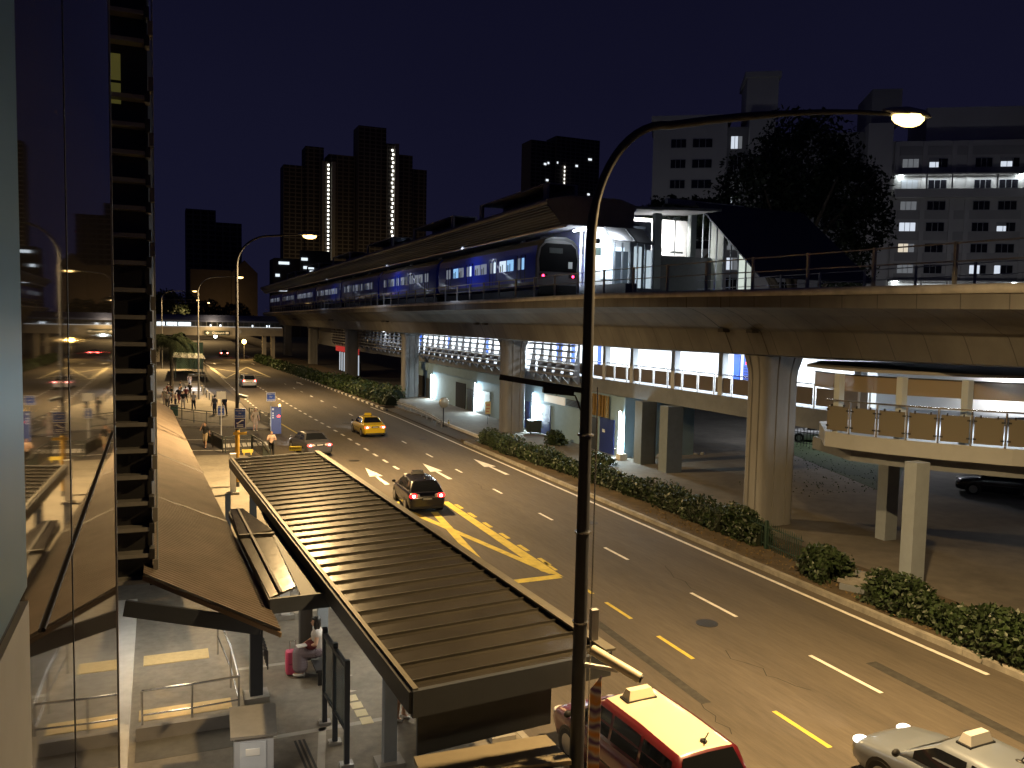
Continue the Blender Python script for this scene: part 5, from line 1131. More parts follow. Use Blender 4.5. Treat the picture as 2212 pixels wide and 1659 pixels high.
# ------------------------------------------------------------------ people
def cap(mb, p, q, ra, rb, n=10):
    P, Q = Vector(p), Vector(q); d = (Q-P); L_ = d.length; d = d/L_ if L_ > 1e-6 else Vector((0, 0, 1))
    mb.tube([P-d*ra*.7, P-d*ra*.35, P, P.lerp(Q, .5), Q, Q+d*rb*.35, Q+d*rb*.7], [ra*.5, ra*.88, ra, (ra+rb)/2*1.03, rb, rb*.88, rb*.5], n)
def fuse(o, vox, smooth=4):
    m = o.modifiers.new('r', 'REMESH'); m.mode = 'VOXEL'; m.voxel_size = vox
    s_ = o.modifiers.new('s', 'SMOOTH'); s_.iterations = smooth; s_.factor = .5
    dg = bpy.context.evaluated_depsgraph_get(); dg.update(); me = bpy.data.meshes.new_from_object(o.evaluated_get(dg))
    o.modifiers.clear(); old = o.data; mats = [q for q in old.materials]; o.data = me; bpy.data.meshes.remove(old)
    me.materials.clear()
    for q in mats: me.materials.append(q)
    me.polygons.foreach_set('use_smooth', [True]*len(me.polygons)); return o
POSES = {
 'stand': dict(pel=(0, 0, .93), chest=(0, 0, 1.38), head=(0, .03, 1.62), kn=((-.10, .02, .50), (.10, .02, .50)), an=((-.11, -.02, .08), (.11, -.02, .08)), el=((-.27, -.02, 1.12), (.27, -.02, 1.12)), ha=((-.27, .08, .86), (.27, .08, .86))),
 'walk': dict(pel=(0, 0, .91), chest=(0, .04, 1.36), head=(0, .09, 1.60), kn=((-.09, .20, .50), (.09, -.02, .49)), an=((-.09, .30, .09), (.09, -.38, .14)), el=((-.25, -.14, 1.11), (.25, .10, 1.11)), ha=((-.24, -.06, .86), (.22, .30, .95))),
 'walk2': dict(pel=(0, 0, .91), chest=(0, .04, 1.36), head=(0, .09, 1.60), kn=((-.09, .0, .49), (.09, .20, .50)), an=((-.09, -.36, .14), (.09, .28, .09)), el=((-.26, .10, 1.11), (.26, -.14, 1.11)), ha=((-.22, .30, .95), (.25, -.08, .86))),
 'phone': dict(pel=(0, 0, .93), chest=(0, 0, 1.38), head=(.01, .04, 1.62), kn=((-.10, .10, .50), (.10, -.02, .50)), an=((-.11, .16, .08), (.11, -.16, .09)), el=((-.30, -.02, 1.13), (.30, .12, 1.20)), ha=((-.36, .06, .90), (.13, .17, 1.55))),
 'look': dict(pel=(0, 0, .93), chest=(0, .01, 1.38), head=(0, .08, 1.60), kn=((-.10, .02, .50), (.10, .02, .50)), an=((-.12, -.02, .08), (.12, -.02, .08)), el=((-.28, .04, 1.13), (.28, .06, 1.13)), ha=((-.10, .32, 1.18), (.10, .32, 1.18))),
 'sit': dict(pel=(0, 0, .60), chest=(0, .03, 1.04), head=(0, .07, 1.29), kn=((-.09, .44, .60), (.07, .45, .60)), an=((-.07, .40, .13), (.09, .42, .13)), el=((-.25, .06, .84), (.25, .10, .84)), ha=((-.08, .34, .72), (.10, .34, .74))),
}
def person(label, pose, loc, rz, top, bottom, h=1.72, shorts=False, skirt=False, hair='short', group=None, vox=.022, bag=None, sleeves=True, white=None, shoes=BLK):
    P = POSES[pose]; root = thing('person', label, 'person', (0, 0, 0), group); V = Vector
    pel, ch, hd_ = V(P['pel']), V(P['chest']), V(P['head']); up_ = (ch-pel).normalized()
    b = MB()
    hips = [pel+V((-.085, 0, 0)), pel+V((.085, 0, 0))]; sho = [ch+V((-.175, 0, 0)), ch+V((.175, 0, 0))]
    cap(b, pel, pel.lerp(ch, .5), .135, .125); cap(b, pel.lerp(ch, .5), ch-up_*.03, .12, .14); cap(b, sho[0], sho[1], .075, .075); cap(b, hips[0], hips[1], .12, .12)
    nk = ch+up_*.06; cap(b, nk, hd_-V((0, .01, .07)), .052, .05)
    b.ell(hd_, (.076, .095, .118), 14, 10); b.ell(hd_+V((0, .025, -.055)), (.056, .068, .062), 10, 8); b.ell(hd_+V((0, .098, -.018)), (.016, .024, .024), 8, 6)
    for s_ in (-1, 1): b.ell(hd_+V((s_*.078, 0, -.01)), (.014, .025, .034), 8, 6)
    for i in (0, 1):
        s_ = -1 if i == 0 else 1
        kn, an, el, ha = V(P['kn'][i]), V(P['an'][i]), V(P['el'][i]), V(P['ha'][i])
        cap(b, hips[i], kn, .088, .06); cap(b, kn, an, .058, .040); cap(b, an+V((0, -.05, -.035)), an+V((0, .15, -.045)), .042, .034)
        cap(b, sho[i], el, .054, .042); cap(b, el, ha, .040, .028)
        d = (ha-el).normalized(); side = V((0, 1, 0)) if abs(d.y) < .7 else V((1, 0, 0)); side = (side-d*side.dot(d)).normalized(); nn_ = d.cross(side)
        cap(b, ha, ha+d*.085, .030, .034, 8)
        for k, ln in enumerate((.068, .078, .072, .055)):
            o_ = ha+d*.10+side*(-.027+.018*k); m_ = o_+d*ln*.55+nn_*s_*.008; e_ = m_+d*ln*.4+nn_*s_*.025; b.tube([o_-d*.03, o_, m_, e_], [.012, .012, .0105, .008], 6)
        t0 = ha+d*.03+side*.03; b.tube([t0, t0+side*.028+d*.03, t0+side*.034+d*.065], [.013, .012, .009], 6)
    bo = fuse(b.build('body', SKIN, root), vox*.62)
    g = MB(); cap(g, pel+up_*.02, pel.lerp(ch, .5), .152, .142); cap(g, pel.lerp(ch, .5), ch-up_*.03, .138, .158); cap(g, sho[0], sho[1], .09, .09); cap(g, ch, ch+up_*.05, .08, .065)
    for i in (0, 1):
        el = V(P['el'][i]); 
        if sleeves: cap(g, sho[i], sho[i].lerp(el, .72), .074, .066)
        else: cap(g, sho[i], sho[i].lerp(el, .12), .078, .07)
    fuse(g.build('shirt', top, root), vox)
    g = MB(); cap(g, hips[0], hips[1], .135, .135); cap(g, pel, pel+up_*.08, .146, .142)
    if skirt:
        kc = (V(P['kn'][0])+V(P['kn'][1]))/2; ac = (V(P['an'][0])+V(P['an'][1]))/2; cap(g, pel+V((0, .05, 0)), kc, .17, .16); cap(g, kc, kc.lerp(ac, .8)+V((0, .0, 0)), .15, .18)
    else:
        for i in (0, 1):
            kn, an = V(P['kn'][i]), V(P['an'][i]); cap(g, hips[i], kn, .106, .082)
            if not shorts: cap(g, kn, an+(kn-an)*.06, .078, .062)
    fuse(g.build('skirt' if skirt else ('shorts' if shorts else 'trousers'), bottom, root), vox)
    g = MB(); g.ell(hd_+V((0, -.022, .028)), (.088, .096, .108), 12, 8)
    if hair == 'long': g.ell(hd_+V((0, -.055, -.06)), (.085, .06, .15), 12, 8); g.ell(hd_+V((-.07, 0, -.06)), (.028, .05, .12), 8, 6); g.ell(hd_+V((.07, 0, -.06)), (.028, .05, .12), 8, 6); g.ell(hd_+V((0, .055, .075)), (.07, .045, .035), 10, 6)
    g.build('hair', HAIR, root)
    for i in (0, 1):
        an = V(P['an'][i]); g = MB(); cap(g, an+V((0, -.06, -.05)), an+V((0, .15, -.055)), .046, .04); 
        if skirt: g.tube([an+V((0, -.075, -.03)), an+V((0, -.07, -.125))], [.02, .008], 6)
        g.v = [(x, y, max(z, 0.0)) for x, y, z in g.v]; g.build('shoe', shoes, root)
    g = MB()
    for s_ in (-1, 1): g.ell(hd_+V((s_*.031, .086, .006)), (.014, .010, .007), 8, 5); g.bar(hd_+V((s_*.031-.018, .094, .028)), hd_+V((s_*.031+.018, .094, .03)), .008)
    g.build('eyes', HAIR, root)
    g = MB(); g.ell(hd_+V((0, .090, -.062)), (.024, .010, .008), 8, 5); g.build('lips', mat('lips', (.35, .12, .10), .5), root)
    if bag == 'back': g = MB(); g.ell(ch+V((0, -.22, -.12)), (.15, .11, .22), 10, 8); g.build('backpack', BLK, root)
    if bag == 'side': g = MB(); ha = V(P['ha'][0]); g.ell(ha+V((0, 0, -.22)), (.05, .14, .16), 10, 8); g.build('bag', BLK, root)
    s_ = h/1.74; root.scale = (s_, s_, s_); root.location = loc; root.rotation_euler.z = rz
    return root
def cloth(n, c): return mat('cloth_'+n, c, .85, var=.1, vscale=6)
T_BLK, T_WHT, T_PNK, T_NVY, T_GRY, T_MAR, T_BGE = cloth('black', (.012, .012, .013)), cloth('white', (.52, .49, .46)), cloth('blush', (.50, .36, .30)), cloth('navy', (.02, .025, .05)), cloth('grey', (.10, .10, .11)), cloth('maroon', (.10, .02, .025)), cloth('beige', (.38, .30, .20))
person('man in black shirt and beige shorts holding a phone to his ear', 'phone', (2.6, 60.4, .01), R(150), T_BLK, T_BGE, 1.76, True)
person('man in pale pink shirt and black trousers looking at a phone', 'look', (6.42, 55.4, .0), R(175), T_PNK, T_BLK, 1.72, bag='side')
person('person in pale shorts and white shoes standing by the road corner railing', 'stand', (6.6, 67.6, .15), R(190), T_BGE, cloth('pale', (.36, .28, .2)), 1.80, True, shoes=WHITEP)
person('bulky man in dark shirt waiting left of the twin blank plates', 'stand', (4.25, 79.8, .13), R(30), T_GRY, T_NVY, 1.76)
person('man in dark clothes walking right of the twin blank plates', 'walk', (5.05, 79.2, .13), R(200), T_NVY, T_BLK, 1.76)
crowd = [(2.6, 83.9, 'walk2', T_WHT, T_BLK, 1.80, 'back', 'person with a white top, black bag and dark trousers walking ahead of the crowd', 170), (2.09, 91, 'walk', T_MAR, T_BLK, 1.72, None, 'person in maroon shirt walking just behind the crowd front', 10), (2.63, 97.4, 'stand', T_BLK, T_GRY, 1.62, 'back', 'person in black standing farthest right in the crowd', 20),
 (1.41, 90.5, 'walk2', T_NVY, T_MAR, 1.75, None, 'person in navy top and maroon trousers mid crowd', 200), (.75, 91.3, 'stand', T_BLK, T_BLK, 1.76, None, 'person all in black mid crowd', 100), (.3, 86.4, 'walk', T_WHT, T_GRY, 1.66, 'side', 'person in white top with grey trousers and side bag at the crowd edge', 180), (.05, 89.6, 'stand', T_WHT, T_WHT, 1.68, None, 'person dressed fully in white at the far left of the crowd', 140),
 (.54, 88.2, 'walk2', T_GRY, T_WHT, 1.72, None, 'person in grey top and white trousers amid the crowd', 30), (1.06, 87.4, 'stand', T_PNK, T_NVY, 1.40, None, 'child in pink top standing in the crowd', 60), (.45, 95, 'walk', T_MAR, T_NVY, 1.74, 'back', 'person in maroon top and navy trousers at the back of the crowd', 0), (1.7, 86.2, 'walk', T_BLK, T_WHT, 1.66, None, 'person in black top and white trousers beside the litter bin', 190), (1.75, 99, 'stand', T_GRY, T_BLK, 1.7, None, 'person in grey top beyond the crowd near the palm', 90),
 (3.0, 112, 'walk', T_PNK, T_WHT, 1.7, None, 'distant person in pink on the striped crossing', 180)]
for (x, y, ps, t_, b_, h_, bg_, lab, rz) in crowd: person(lab, ps, (x, y, .13), R(rz), t_, b_, h_, bag=bg_, group='crowd on the far pavement', vox=.03)
person('person mostly hidden by the shelter end with bare legs and pale skirt', 'stand', (4.82, 17.5, .14), R(210), T_WHT, cloth('pale_pink', (.60, .38, .34)), 1.64, True, shoes=WHITEP)
# seated woman
pat = mat('cloth_checked', (.3, .25, .28), .85); n_ = pat.node_tree.nodes; ck = n_.new('ShaderNodeTexChecker'); ck.inputs['Scale'].default_value = 34; ck.inputs['Color1'].default_value = (.42, .36, .42, 1); ck.inputs['Color2'].default_value = (.06, .04, .06, 1)
tq = n_.new('ShaderNodeTexCoord'); pat.node_tree.links.new(tq.outputs['Object'], ck.inputs[0]); pat.node_tree.links.new(ck.outputs[0], n_['Principled BSDF'].inputs['Base Color'])
wm = person('woman with dark bobbed hair, white sleeveless top and patterned skirt sitting on the bench', 'sit', (3.50, 20.40, .14), R(78), T_WHT, pat, 1.86, skirt=True, hair='long', vox=.014, sleeves=False, shoes=WHITEP)
g = MB(); g.ell((3.30, 20.38, .96), (.16, .22, .11), 12, 8); hb = tag(g.build('handbag', cloth('wine', (.10, .012, .018))), 'dark wine handbag on the lap of the seated woman', 'bag')
g = MB(); g.obox((3.06, 20.3, 1.0), (.24, .16, .03), (1, .2, 0)); tag(g.build('booklet', WHITEP), 'white booklet held over the lap of the seated woman', 'booklet')
sc_ = thing('suitcase', 'pink trolley suitcase standing at the feet of the seated woman', 'suitcase', (2.92, 20.62, .14))
g = MB(); rr = []
for z, s_ in ((.20, .92), (.23, 1), (.72, 1), (.76, .9)): rr.append([(2.90+x*s_, 20.66+y*s_, z) for x, y in stad(.17, .13, .05, 3)])
g.loft(rr); g.build('shell', mat('case_pink', (.62, .09, .20), .45, var=.05), sc_)
g = MB(); g.tube([(2.84, 20.72, .76), (2.84, 20.72, .98), (2.98, 20.72, .98), (2.98, 20.72, .76)], .010, 6); g.build('handle', STEEL, sc_)
for dx in (-.12, .12): g = MB(); g.ell((2.90+dx, 20.66, .17), (.02, .03, .03)); g.build('wheel', TYRE, sc_)
g = MB(); g.box(2.80, 3.0, 20.525, 20.53, .45, .47); g.build('strap', mat('case_dark', (.2, .02, .06), .5), sc_)

# ------------------------------------------------------------------ plants
def leaves(mb, pts, size, var=.4, m=0, up_bias=.3):
    k = len(pts); a = nrg.normal(size=(k, 3)); a[:, 2] += up_bias; a /= np.linalg.norm(a, axis=1)[:, None]
    b = nrg.normal(size=(k, 3)); b -= (b*a).sum(1)[:, None]*a; b /= np.linalg.norm(b, axis=1)[:, None]; c = np.cross(a, b)
    s = size*(1+var*nrg.uniform(-1, 1, k))[:, None]
    o = len(mb.v); P = np.stack([pts-b*s, pts-c*s*.5, pts+b*s, pts+c*s*.5], 1).reshape(-1, 3)
    mb.v += [tuple(p) for p in P]; mb.f += [[o+4*i, o+4*i+1, o+4*i+2, o+4*i+3] for i in range(k)]; mb.m += [m]*k; mb.sm += [False]*k
def hedge(name, label, line, w, h, n, size, m, zb=.15, group=None, gaps=()):
    t = thing(name, label, 'hedge', (line[0][0], line[0][1], zb), group)
    L_ = along(line, .5); P = []
    k = len(L_)-1
    lump = [1+.22*math.sin(i*.9+1)*math.sin(i*.37)+.24*rng.uniform(-1, 1) for i in range(k+1)]
    while len(P) < n:
        u = rng.uniform(0, k-.001); i = int(u); p = L_[i].lerp(L_[i+1], u-i); d = (L_[i+1]-L_[i]).normalized()
        lm = lump[i]*(1-(u-i))+lump[i+1]*(u-i)
        a = rng.uniform(0, math.pi); r_ = rng.uniform(.5, 1.08)**.6
        oy, oz = math.cos(a)*w*lm*r_, (math.sin(a)**.6)*h*lm*r_
        if rng.random() < .25: oz *= rng.random()
        P.append((p.x-d.y*oy+rng.uniform(-.1, .1), p.y+d.x*oy+rng.uniform(-.1, .1), zb+max(.03, oz)))
    P = np.array(P); g = MB(); leaves(g, P, size, .5); g.build('foliage', m, t)
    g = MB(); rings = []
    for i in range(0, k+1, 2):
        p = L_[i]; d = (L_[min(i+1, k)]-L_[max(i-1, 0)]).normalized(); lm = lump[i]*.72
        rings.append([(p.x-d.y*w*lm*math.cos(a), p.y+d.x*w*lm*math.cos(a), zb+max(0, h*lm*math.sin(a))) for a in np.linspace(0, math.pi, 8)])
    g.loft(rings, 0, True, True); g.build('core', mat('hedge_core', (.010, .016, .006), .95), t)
    return t
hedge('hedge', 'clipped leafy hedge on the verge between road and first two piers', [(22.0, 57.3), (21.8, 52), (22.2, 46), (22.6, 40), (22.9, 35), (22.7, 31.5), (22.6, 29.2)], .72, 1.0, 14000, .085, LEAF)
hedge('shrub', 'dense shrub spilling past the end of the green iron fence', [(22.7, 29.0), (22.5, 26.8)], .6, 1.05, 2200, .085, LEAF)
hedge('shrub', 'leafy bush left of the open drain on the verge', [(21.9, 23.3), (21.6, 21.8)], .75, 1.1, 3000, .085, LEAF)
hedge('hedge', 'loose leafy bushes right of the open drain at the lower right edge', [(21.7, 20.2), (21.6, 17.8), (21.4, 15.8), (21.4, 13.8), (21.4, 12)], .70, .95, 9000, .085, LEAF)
hedge('hedge', 'long clipped far hedge behind the black and white kerb', [(21.9, 84.5), (21.5, 95), (20.9, 108), (20.1, 125), (19.2, 142), (18.6, 155)], .9, 1.25, 11000, .16, LEAF2)
hedge('shrub', 'low bush by the wheeled bin in front of the blue wall', [(26.6, 55.6), (26.7, 54.2)], .6, .8, 1400, .09, LEAF)
hedge('shrub', 'thin low plants behind the hedge by the last plant room', [(25.6, 47.5), (25.9, 45.2)], .6, .7, 700, .09, LEAF)
hedge('shrub', 'low round bushes behind the far hedge under the viaduct', [(24.5, 92), (23.6, 104), (22.6, 116)], .9, 1.2, 3000, .17, LEAF2)
hedge('shrub', 'scattered bushes before the footbridge columns', [(18.4, 160), (17.9, 178)], .9, 1.3, 2000, .2, LEAF2)
P = np.stack([nrg.uniform(29.8, 52, 2600), nrg.uniform(34, 60, 2600), nrg.uniform(.10, .16, 2600)], 1)
keep = [(abs((p[1]-34)-(p[0]-31)*.85) < 5.2) for p in P]; g = MB(); leaves(g, P[np.array(keep)], .06, .4, 0, .1); tag(g.build('grass', GRASS), None, None, None, 'stuff')
P = np.stack([nrg.uniform(20.8, 23.6, 1700), nrg.uniform(10, 34, 1700), nrg.uniform(.15, .22, 1700)], 1)
g = MB(); leaves(g, P, .05, .5, 0, .1); tag(g.build('ground_litter', mat('litter_leaf', (.16, .11, .045), .9, var=.4)), None, None, None, 'stuff')
def tree(label, base, h, crown, n, size, m, name='tree', group='dark trees around the station'):
    t = thing(name, label, 'tree', base, group)
    g = MB(); g.tube([base, (base[0]+.2, base[1], base[2]+h*.25), (base[0]-.1, base[1]+.1, base[2]+h*.55)], [h*.028, h*.022, h*.013], 10)
    for i in range(7):
        a = i*.9; g.tube([(base[0], base[1], base[2]+h*(.25+.04*i)), (base[0]+math.cos(a)*h*.14, base[1]+math.sin(a)*h*.14, base[2]+h*(.45+.04*i)), (base[0]+math.cos(a)*h*.25, base[1]+math.sin(a)*h*.25, base[2]+h*(.58+.04*i))], [h*.011, h*.007, h*.003], 7)
    g.build('trunk', BARK, t)
    P = []
    for (cx_, cy_, cz_, rx_, ry_, rz_, w) in crown:
        k = int(n*w)
        for _ in range(k):
            v = nrg.normal(size=3); v /= np.linalg.norm(v); r_ = nrg.uniform(.35, 1.05)**.5*(1+.18*math.sin(v[0]*7+v[2]*5+cx_)); P.append((base[0]+cx_+v[0]*rx_*r_, base[1]+cy_+v[1]*ry_*r_, base[2]+cz_+v[2]*rz_*r_))
    g = MB(); leaves(g, np.array(P), size, .5); g.build('crown', m, t)
    return t
tree('broad dark tree between the station and the apartment slab, tallest of all', (60.2, 69, 0), 30, [(.5, 0, 25.4, 5.4, 5, 5.6, .3), (-5.0, 0, 22.2, 4.6, 4, 4.2, .2), (4.6, -2, 23.2, 4.2, 4, 3.6, .16), (-9.6, 1, 19.6, 3.6, 3, 2.0, .1), (6.6, -3, 19.5, 2.3, 3, 2.8, .06), (5.2, -2, 15.5, 2.3, 3, 3.4, .06), (0, 0, 19.0, 7.0, 5, 3.8, .12)], 21000, .25, LEAFD)
tree('small dark crown showing above the stair hall roof', (46.5, 71, 0), 22, [(0, 0, 20.0, 3.4, 3, 1.6, .6), (3.2, 0, 20.0, 2.6, 2, 1.8, .4)], 2600, .28, LEAFD)
for i, (x, y, h_, lab) in enumerate(((-4, 215, 13, 'dark tree mass behind the left end of the footbridge'), (4.5, 330, 17, 'dark tree behind the small lamps beyond the footbridge'), (14, 340, 15, 'dark tree right of the small lamps beyond the footbridge'), (26, 350, 14, 'dark tree behind the right end of the footbridge'), (-2, 260, 16, 'tall dark tree left of the small lamps'))):
    tree(lab, (x, y, 0), h_, [(0, 0, h_*.75, h_*.40, h_*.4, h_*.28, .6), (h_*.3, 0, h_*.6, h_*.28, h_*.3, h_*.2, .2), (-h_*.3, 0, h_*.6, h_*.28, h_*.3, h_*.22, .2)], 2600, .5, LEAFD)
pt = thing('palm_tree', 'drooping palm beside the louvre stack near the crowd', 'palm', (.7, 97, .13))
g = MB(); g.tube([(.7, 97, .13), (.85, 97, 2.5), (.75, 97, 5.2), (.7, 97, 6.4)], [.26, .2, .17, .14], 10); g.build('trunk', mat('palm_trunk', (.09, .08, .07), .9, var=.25, vscale=5), pt)
g = MB()
for i in range(54):
    a = i*2.4; L_ = rng.uniform(2.6, 4.2); el = rng.uniform(.15, 1.15); pth = []
    for k in range(9):
        t = k/8; r_ = L_*math.sin(min(1.5, t*1.5))*math.cos(el)*1.0+.1; z = 6.3+L_*(math.sin(el)*t*1.1-1.35*t*t*(1.1-.4*math.sin(el))); pth.append(Vector((.7+math.cos(a)*r_, 97+math.sin(a)*r_, z)))
    for k in range(8):
        p0_, p1_ = pth[k], pth[k+1]; d = (p1_-p0_).normalized(); s_ = d.cross(Vector((0, 0, 1))).normalized(); 
        for j in range(5):
            c = p0_.lerp(p1_, j/5); ln = .65*(1-abs(k/8-.4))
            for sg_ in (-1, 1): g.add([c, c+d*.07, c+s_*sg_*ln+d*.25-Vector((0, 0, .28*ln+.1))], [(0, 1, 2)])
g.build('fronds', mat('palm_leaf', (.010, .014, .008), .95, spec=.05), pt)

# ------------------------------------------------------------------ footbridge
fbr = thing('footbridge', 'covered pedestrian bridge crossing the road at the far end', 'bridge', (10, 175, 0))
BRC = mat('bridge_concrete', (.40, .37, .32), .8, var=.08, vscale=.8)
g = MB(); g.box(-1.4, 22.4, 174, 178, 5.3, 7.0); g.build('girder', BRC, fbr)
g = MB(); g.box(-1.6, 21.5, 173.6, 178.4, 7.95, 8.25, 0); g.loft([[(-1.7, 173.4, 8.25), (21.5, 173.4, 8.25), (21.5, 178.6, 8.25), (-1.7, 178.6, 8.25)], [(-1.7, 175, 9.3), (21.0, 175, 9.3), (21.0, 177, 9.3), (-1.7, 177, 9.3)]]); g.build('roof', mat('bridge_roof', (.12, .15, .30), .5, metal=.2, var=.1), fbr)
g = MB(); g.box(-1.4, 22.2, 177.2, 177.3, 7.0, 7.95); g.build('back_wall', mat('bridge_back', (.10, .10, .10), .8), fbr)
for i in range(24):
    x = -1.2+i*1.0; g = MB(); g.box(x, x+.06, 173.98, 174.05, 7.0, 7.95); g.build('mullion', GRMET, fbr)
for (x0, x1) in ((-1.2, .3), (.6, 2.5), (2.7, 5.0)): g = MB(); g.box(x0, x1, 174.3, 174.35, 7.1, 7.8); g.build('window', emis('bridge_window', (.82, .94, 1), 1.3), fbr)
for (x0, x1) in ((8.5, 8.75), (10.3, 10.6), (16.4, 16.65), (19.2, 19.4), (19.7, 19.9)): g = MB(); g.box(x0, x1, 174.4, 174.5, 7.02, 7.45); g.build('window', emis('bridge_spot', (.8, .9, 1), 1.8), fbr)
g = MB(); g.box(-1.4, 22.2, 173.9, 173.98, 6.98, 7.06); g.build('sill', emis('bridge_sill', (.9, .95, 1), .35), fbr)
for x in (-1.0, 18.9, 20.6): g = MB(); g.box(x-.35, x+.35, 175, 176.5, 0, 5.299); g.build('column', BRC, fbr)
dsg = thing('direction_sign', 'dark overhead direction sign fixed to the footbridge girder', 'sign', (9.7, 173.5, 5))
g = MB(); g.box(7.4, 12.1, 173.5, 173.6, 5.35, 6.25); db = g.build('board', mat('dirsign', (.015, .025, .02), .5), dsg)
g = MB(); put_text(g, 'Clementi', .62, (10.0, 173.49, 5.8), (1, 0, 0)); g.plate([(7.65, 173.495, 5.8), (8.0, 173.495, 6.1), (8.35, 173.495, 5.8), (8.0, 173.495, 5.5)], (0, -1, 0), .01); g.box(11.35, 11.95, 173.485, 173.495, 5.6, 6.05)
g.build('lettering', mat('sign_white', (.8, .8, .8), .4), db)  # plain white lettering without emission
g = MB(); g.cyl((0, 0), .42, 0, .1, 18); g.v = [(14.0+x, 173.8-z, 6.1+y) for x, y, z in g.v]; tag(g.build('round_plate', PANW), 'round pale plate on the footbridge girder', 'sign')
area('bridge_spill', (9, 171, 4.9), 420, 1, SODIUM, (0, .8, -.25), 14)
g = MB(); g.ell((10.9, 200, 4.6), (.35, .3, .45)); tag(g.build('flood_lamp', emis('flood', (.9, 1, .95), 16)), 'cold white lamp glimpsed below the direction sign', 'lamp')

# ------------------------------------------------------------------ apartment slab and far buildings
hb_ = thing('apartment_block', 'pale grey apartment slab behind the dark tree with scattered lit windows', 'building', (80, 95, 0))
HW = mat('hdb_wall', (.50, .49, .47), .8, var=.06, vscale=.25); HD = mat('hdb_grey', (.30, .30, .31), .8, var=.06, vscale=.25)
ux, uy = Vector((.84, -.54, 0)), Vector((.54, .84, 0)); O_ = Vector((60.6, 97.5, 0))
def hbx(a0, a1, b0, b1, z0, z1, m, name, par=hb_):
    P_ = [O_+ux*a+uy*b for a, b in ((a0, b0), (a1, b0), (a1, b1), (a0, b1))]; q = MB(); q.prism([(p.x, p.y) for p in P_], z0, z1); return q.build(name, m, par)
hbx(0, 9.6, 0, 10, 0, 36.2, HW, 'wall'); hbx(9.601, 12.4, 1.2, 10, 0, 35.5, HD, 'stair_recess'); hbx(12.401, 15.6, -.4, 10, 0, 37.0, HW, 'lift_tower'); hbx(11.9, 15.9, 0.4, 8, 37.001, 41.6, HW, 'roof_tank'); hbx(11.6, 16.2, .1, 8.3, 41.601, 42.3, HW, 'roof_cap')
hbx(-.3, 10.2, -.3, 10.3, 36.201, 36.8, HW, 'parapet')
hbx(15.601, 27.0, 1.0, 10, 0, 34.5, HD, 'wall'); hbx(27.001, 30.0, -.8, 10, 0, 35.2, HW, 'lift_tower'); hbx(27.4, 31, 0, 8, 35.201, 39.6, HD, 'roof_tank')
hbx(30.001, 46.5, -.2, 10, 0, 33.0, HW, 'wall'); hbx(34.5, 46.8, 1.5, 10, 33.001, 37.5, HW, 'roof_tank'); hbx(46.501, 62, -5, 10, 0, 37, HD, 'wall')
FR = mat('win_frame', (.35, .35, .36), .5)
def hwin(a, z, w, h, m, b=-.06):
    q = hbx(a-.07, a+w+.07, b, b+.05, z-.07, z+h+.07, FR, 'window')
    hf = m in (LWIN, LWINW) and rng.random() < .75
    k = a+w*(rng.choice((.35, .5, .62)) if hf else .999)
    hbx(a, k, b-.03, b-.002, z, z+h*(1 if not hf else rng.choice((1, 1, .6))), m, 'pane', q)
    if hf: hbx(k+.002, a+w, b-.03, b-.002, z, z+h, rng.choice((WD, LDIM)), 'pane', q)
    for t in (.33, .66): hbx(a+w*t-.03, a+w*t+.03, b-.05, b-.032, z, z+h, FR, 'mullion', q)
    return q
WD = mat('pane_dark', (.012, .012, .016), .2)
HB = mat('hdb_band', (.38, .37, .36), .8, var=.1, vscale=.25)
FH = 2.66
for f in range(12):
    z = 3.4+FH*f
    hwin(2.4, z, 1.9, 1.05, WD if f not in (7,) else LWIN); hwin(5.2, z, 2.5, 1.05, WD if f not in (7,) else LWIN)
    hwin(10.2, z, 1.4, 1.6, [LDIM, WD, LWIN][f % 3], 1.14)
    hwin(17, z, 2.4, 1.1, WD, .94); hwin(22, z, 2.2, 1.1, [WD, LDIM, WD, WD][f % 4], .94)
    hbx(30.4, 46.3, -.235, -.201, z-1.45, z-.35, HB, 'band')
for f in range(11):
    z = 3.1+FH*f
    lit = {(7, 0), (7, 3), (6, 0), (5, 2), (5, 3), (10, 3), (10, 1), (4, 1), (4, 3), (3, 0)}
    for c_, a in enumerate((31.4, 34.6, 40.0, 42.9)):
        mm = WD
        if (f, c_) in lit: mm = LWIN if (f+c_) % 3 else LWINW
        elif (f*5+c_*3) % 5 == 0: mm = LDIM
        hwin(a, z, 2.1 if c_ % 2 else 1.9, 1.05, mm, -.26)
for a in (30.4, 33.75, 37.2, 39.0, 45.6): hbx(a, a+.55, -.34, -.238, 0, 32.9, HW, 'pilaster')
for f in (9, 4):
    z = 3.1+FH*f
    hbx(30.4, 46.4, -1.3, -.24, z-1.2, z-.15, HW, 'balcony'); hbx(30.4, 46.4, -1.4, -.24, z+1.6, z+1.75, HW, 'balcony')
    for a in (34.0, 37.0, 42.2): hbx(a, a+.2, -1.25, -1.1, z-.15, z+1.6, HW, 'balcony_post')
    for a in (31.2, 45.2):
        c = O_+ux*a+uy*(-.6); hbx(a-.25, a+.25, -.7, -.5, z+1.45, z+1.58, LTUBE, 'corridor_lamp')
    o = area('corridor_light', tuple(O_+ux*38.4+uy*(-.75)+Vector((0, 0, z+1.4))), 110, .3, COOL, (0, 0, -1), 14); o.rotation_euler.z = R(-122.7)
for (a, b, z, p) in ((4, -20, 9, 170), (20, -24, 9, 60), (39, -20, 9, 150)):
    c = O_+ux*a+uy*b; area('estate_fill', (c.x, c.y, z), p, 1.0, (.95, .95, 1.0), tuple(uy+Vector((0, 0, .35))))  # unseen fill lights added to brighten the apartment slab
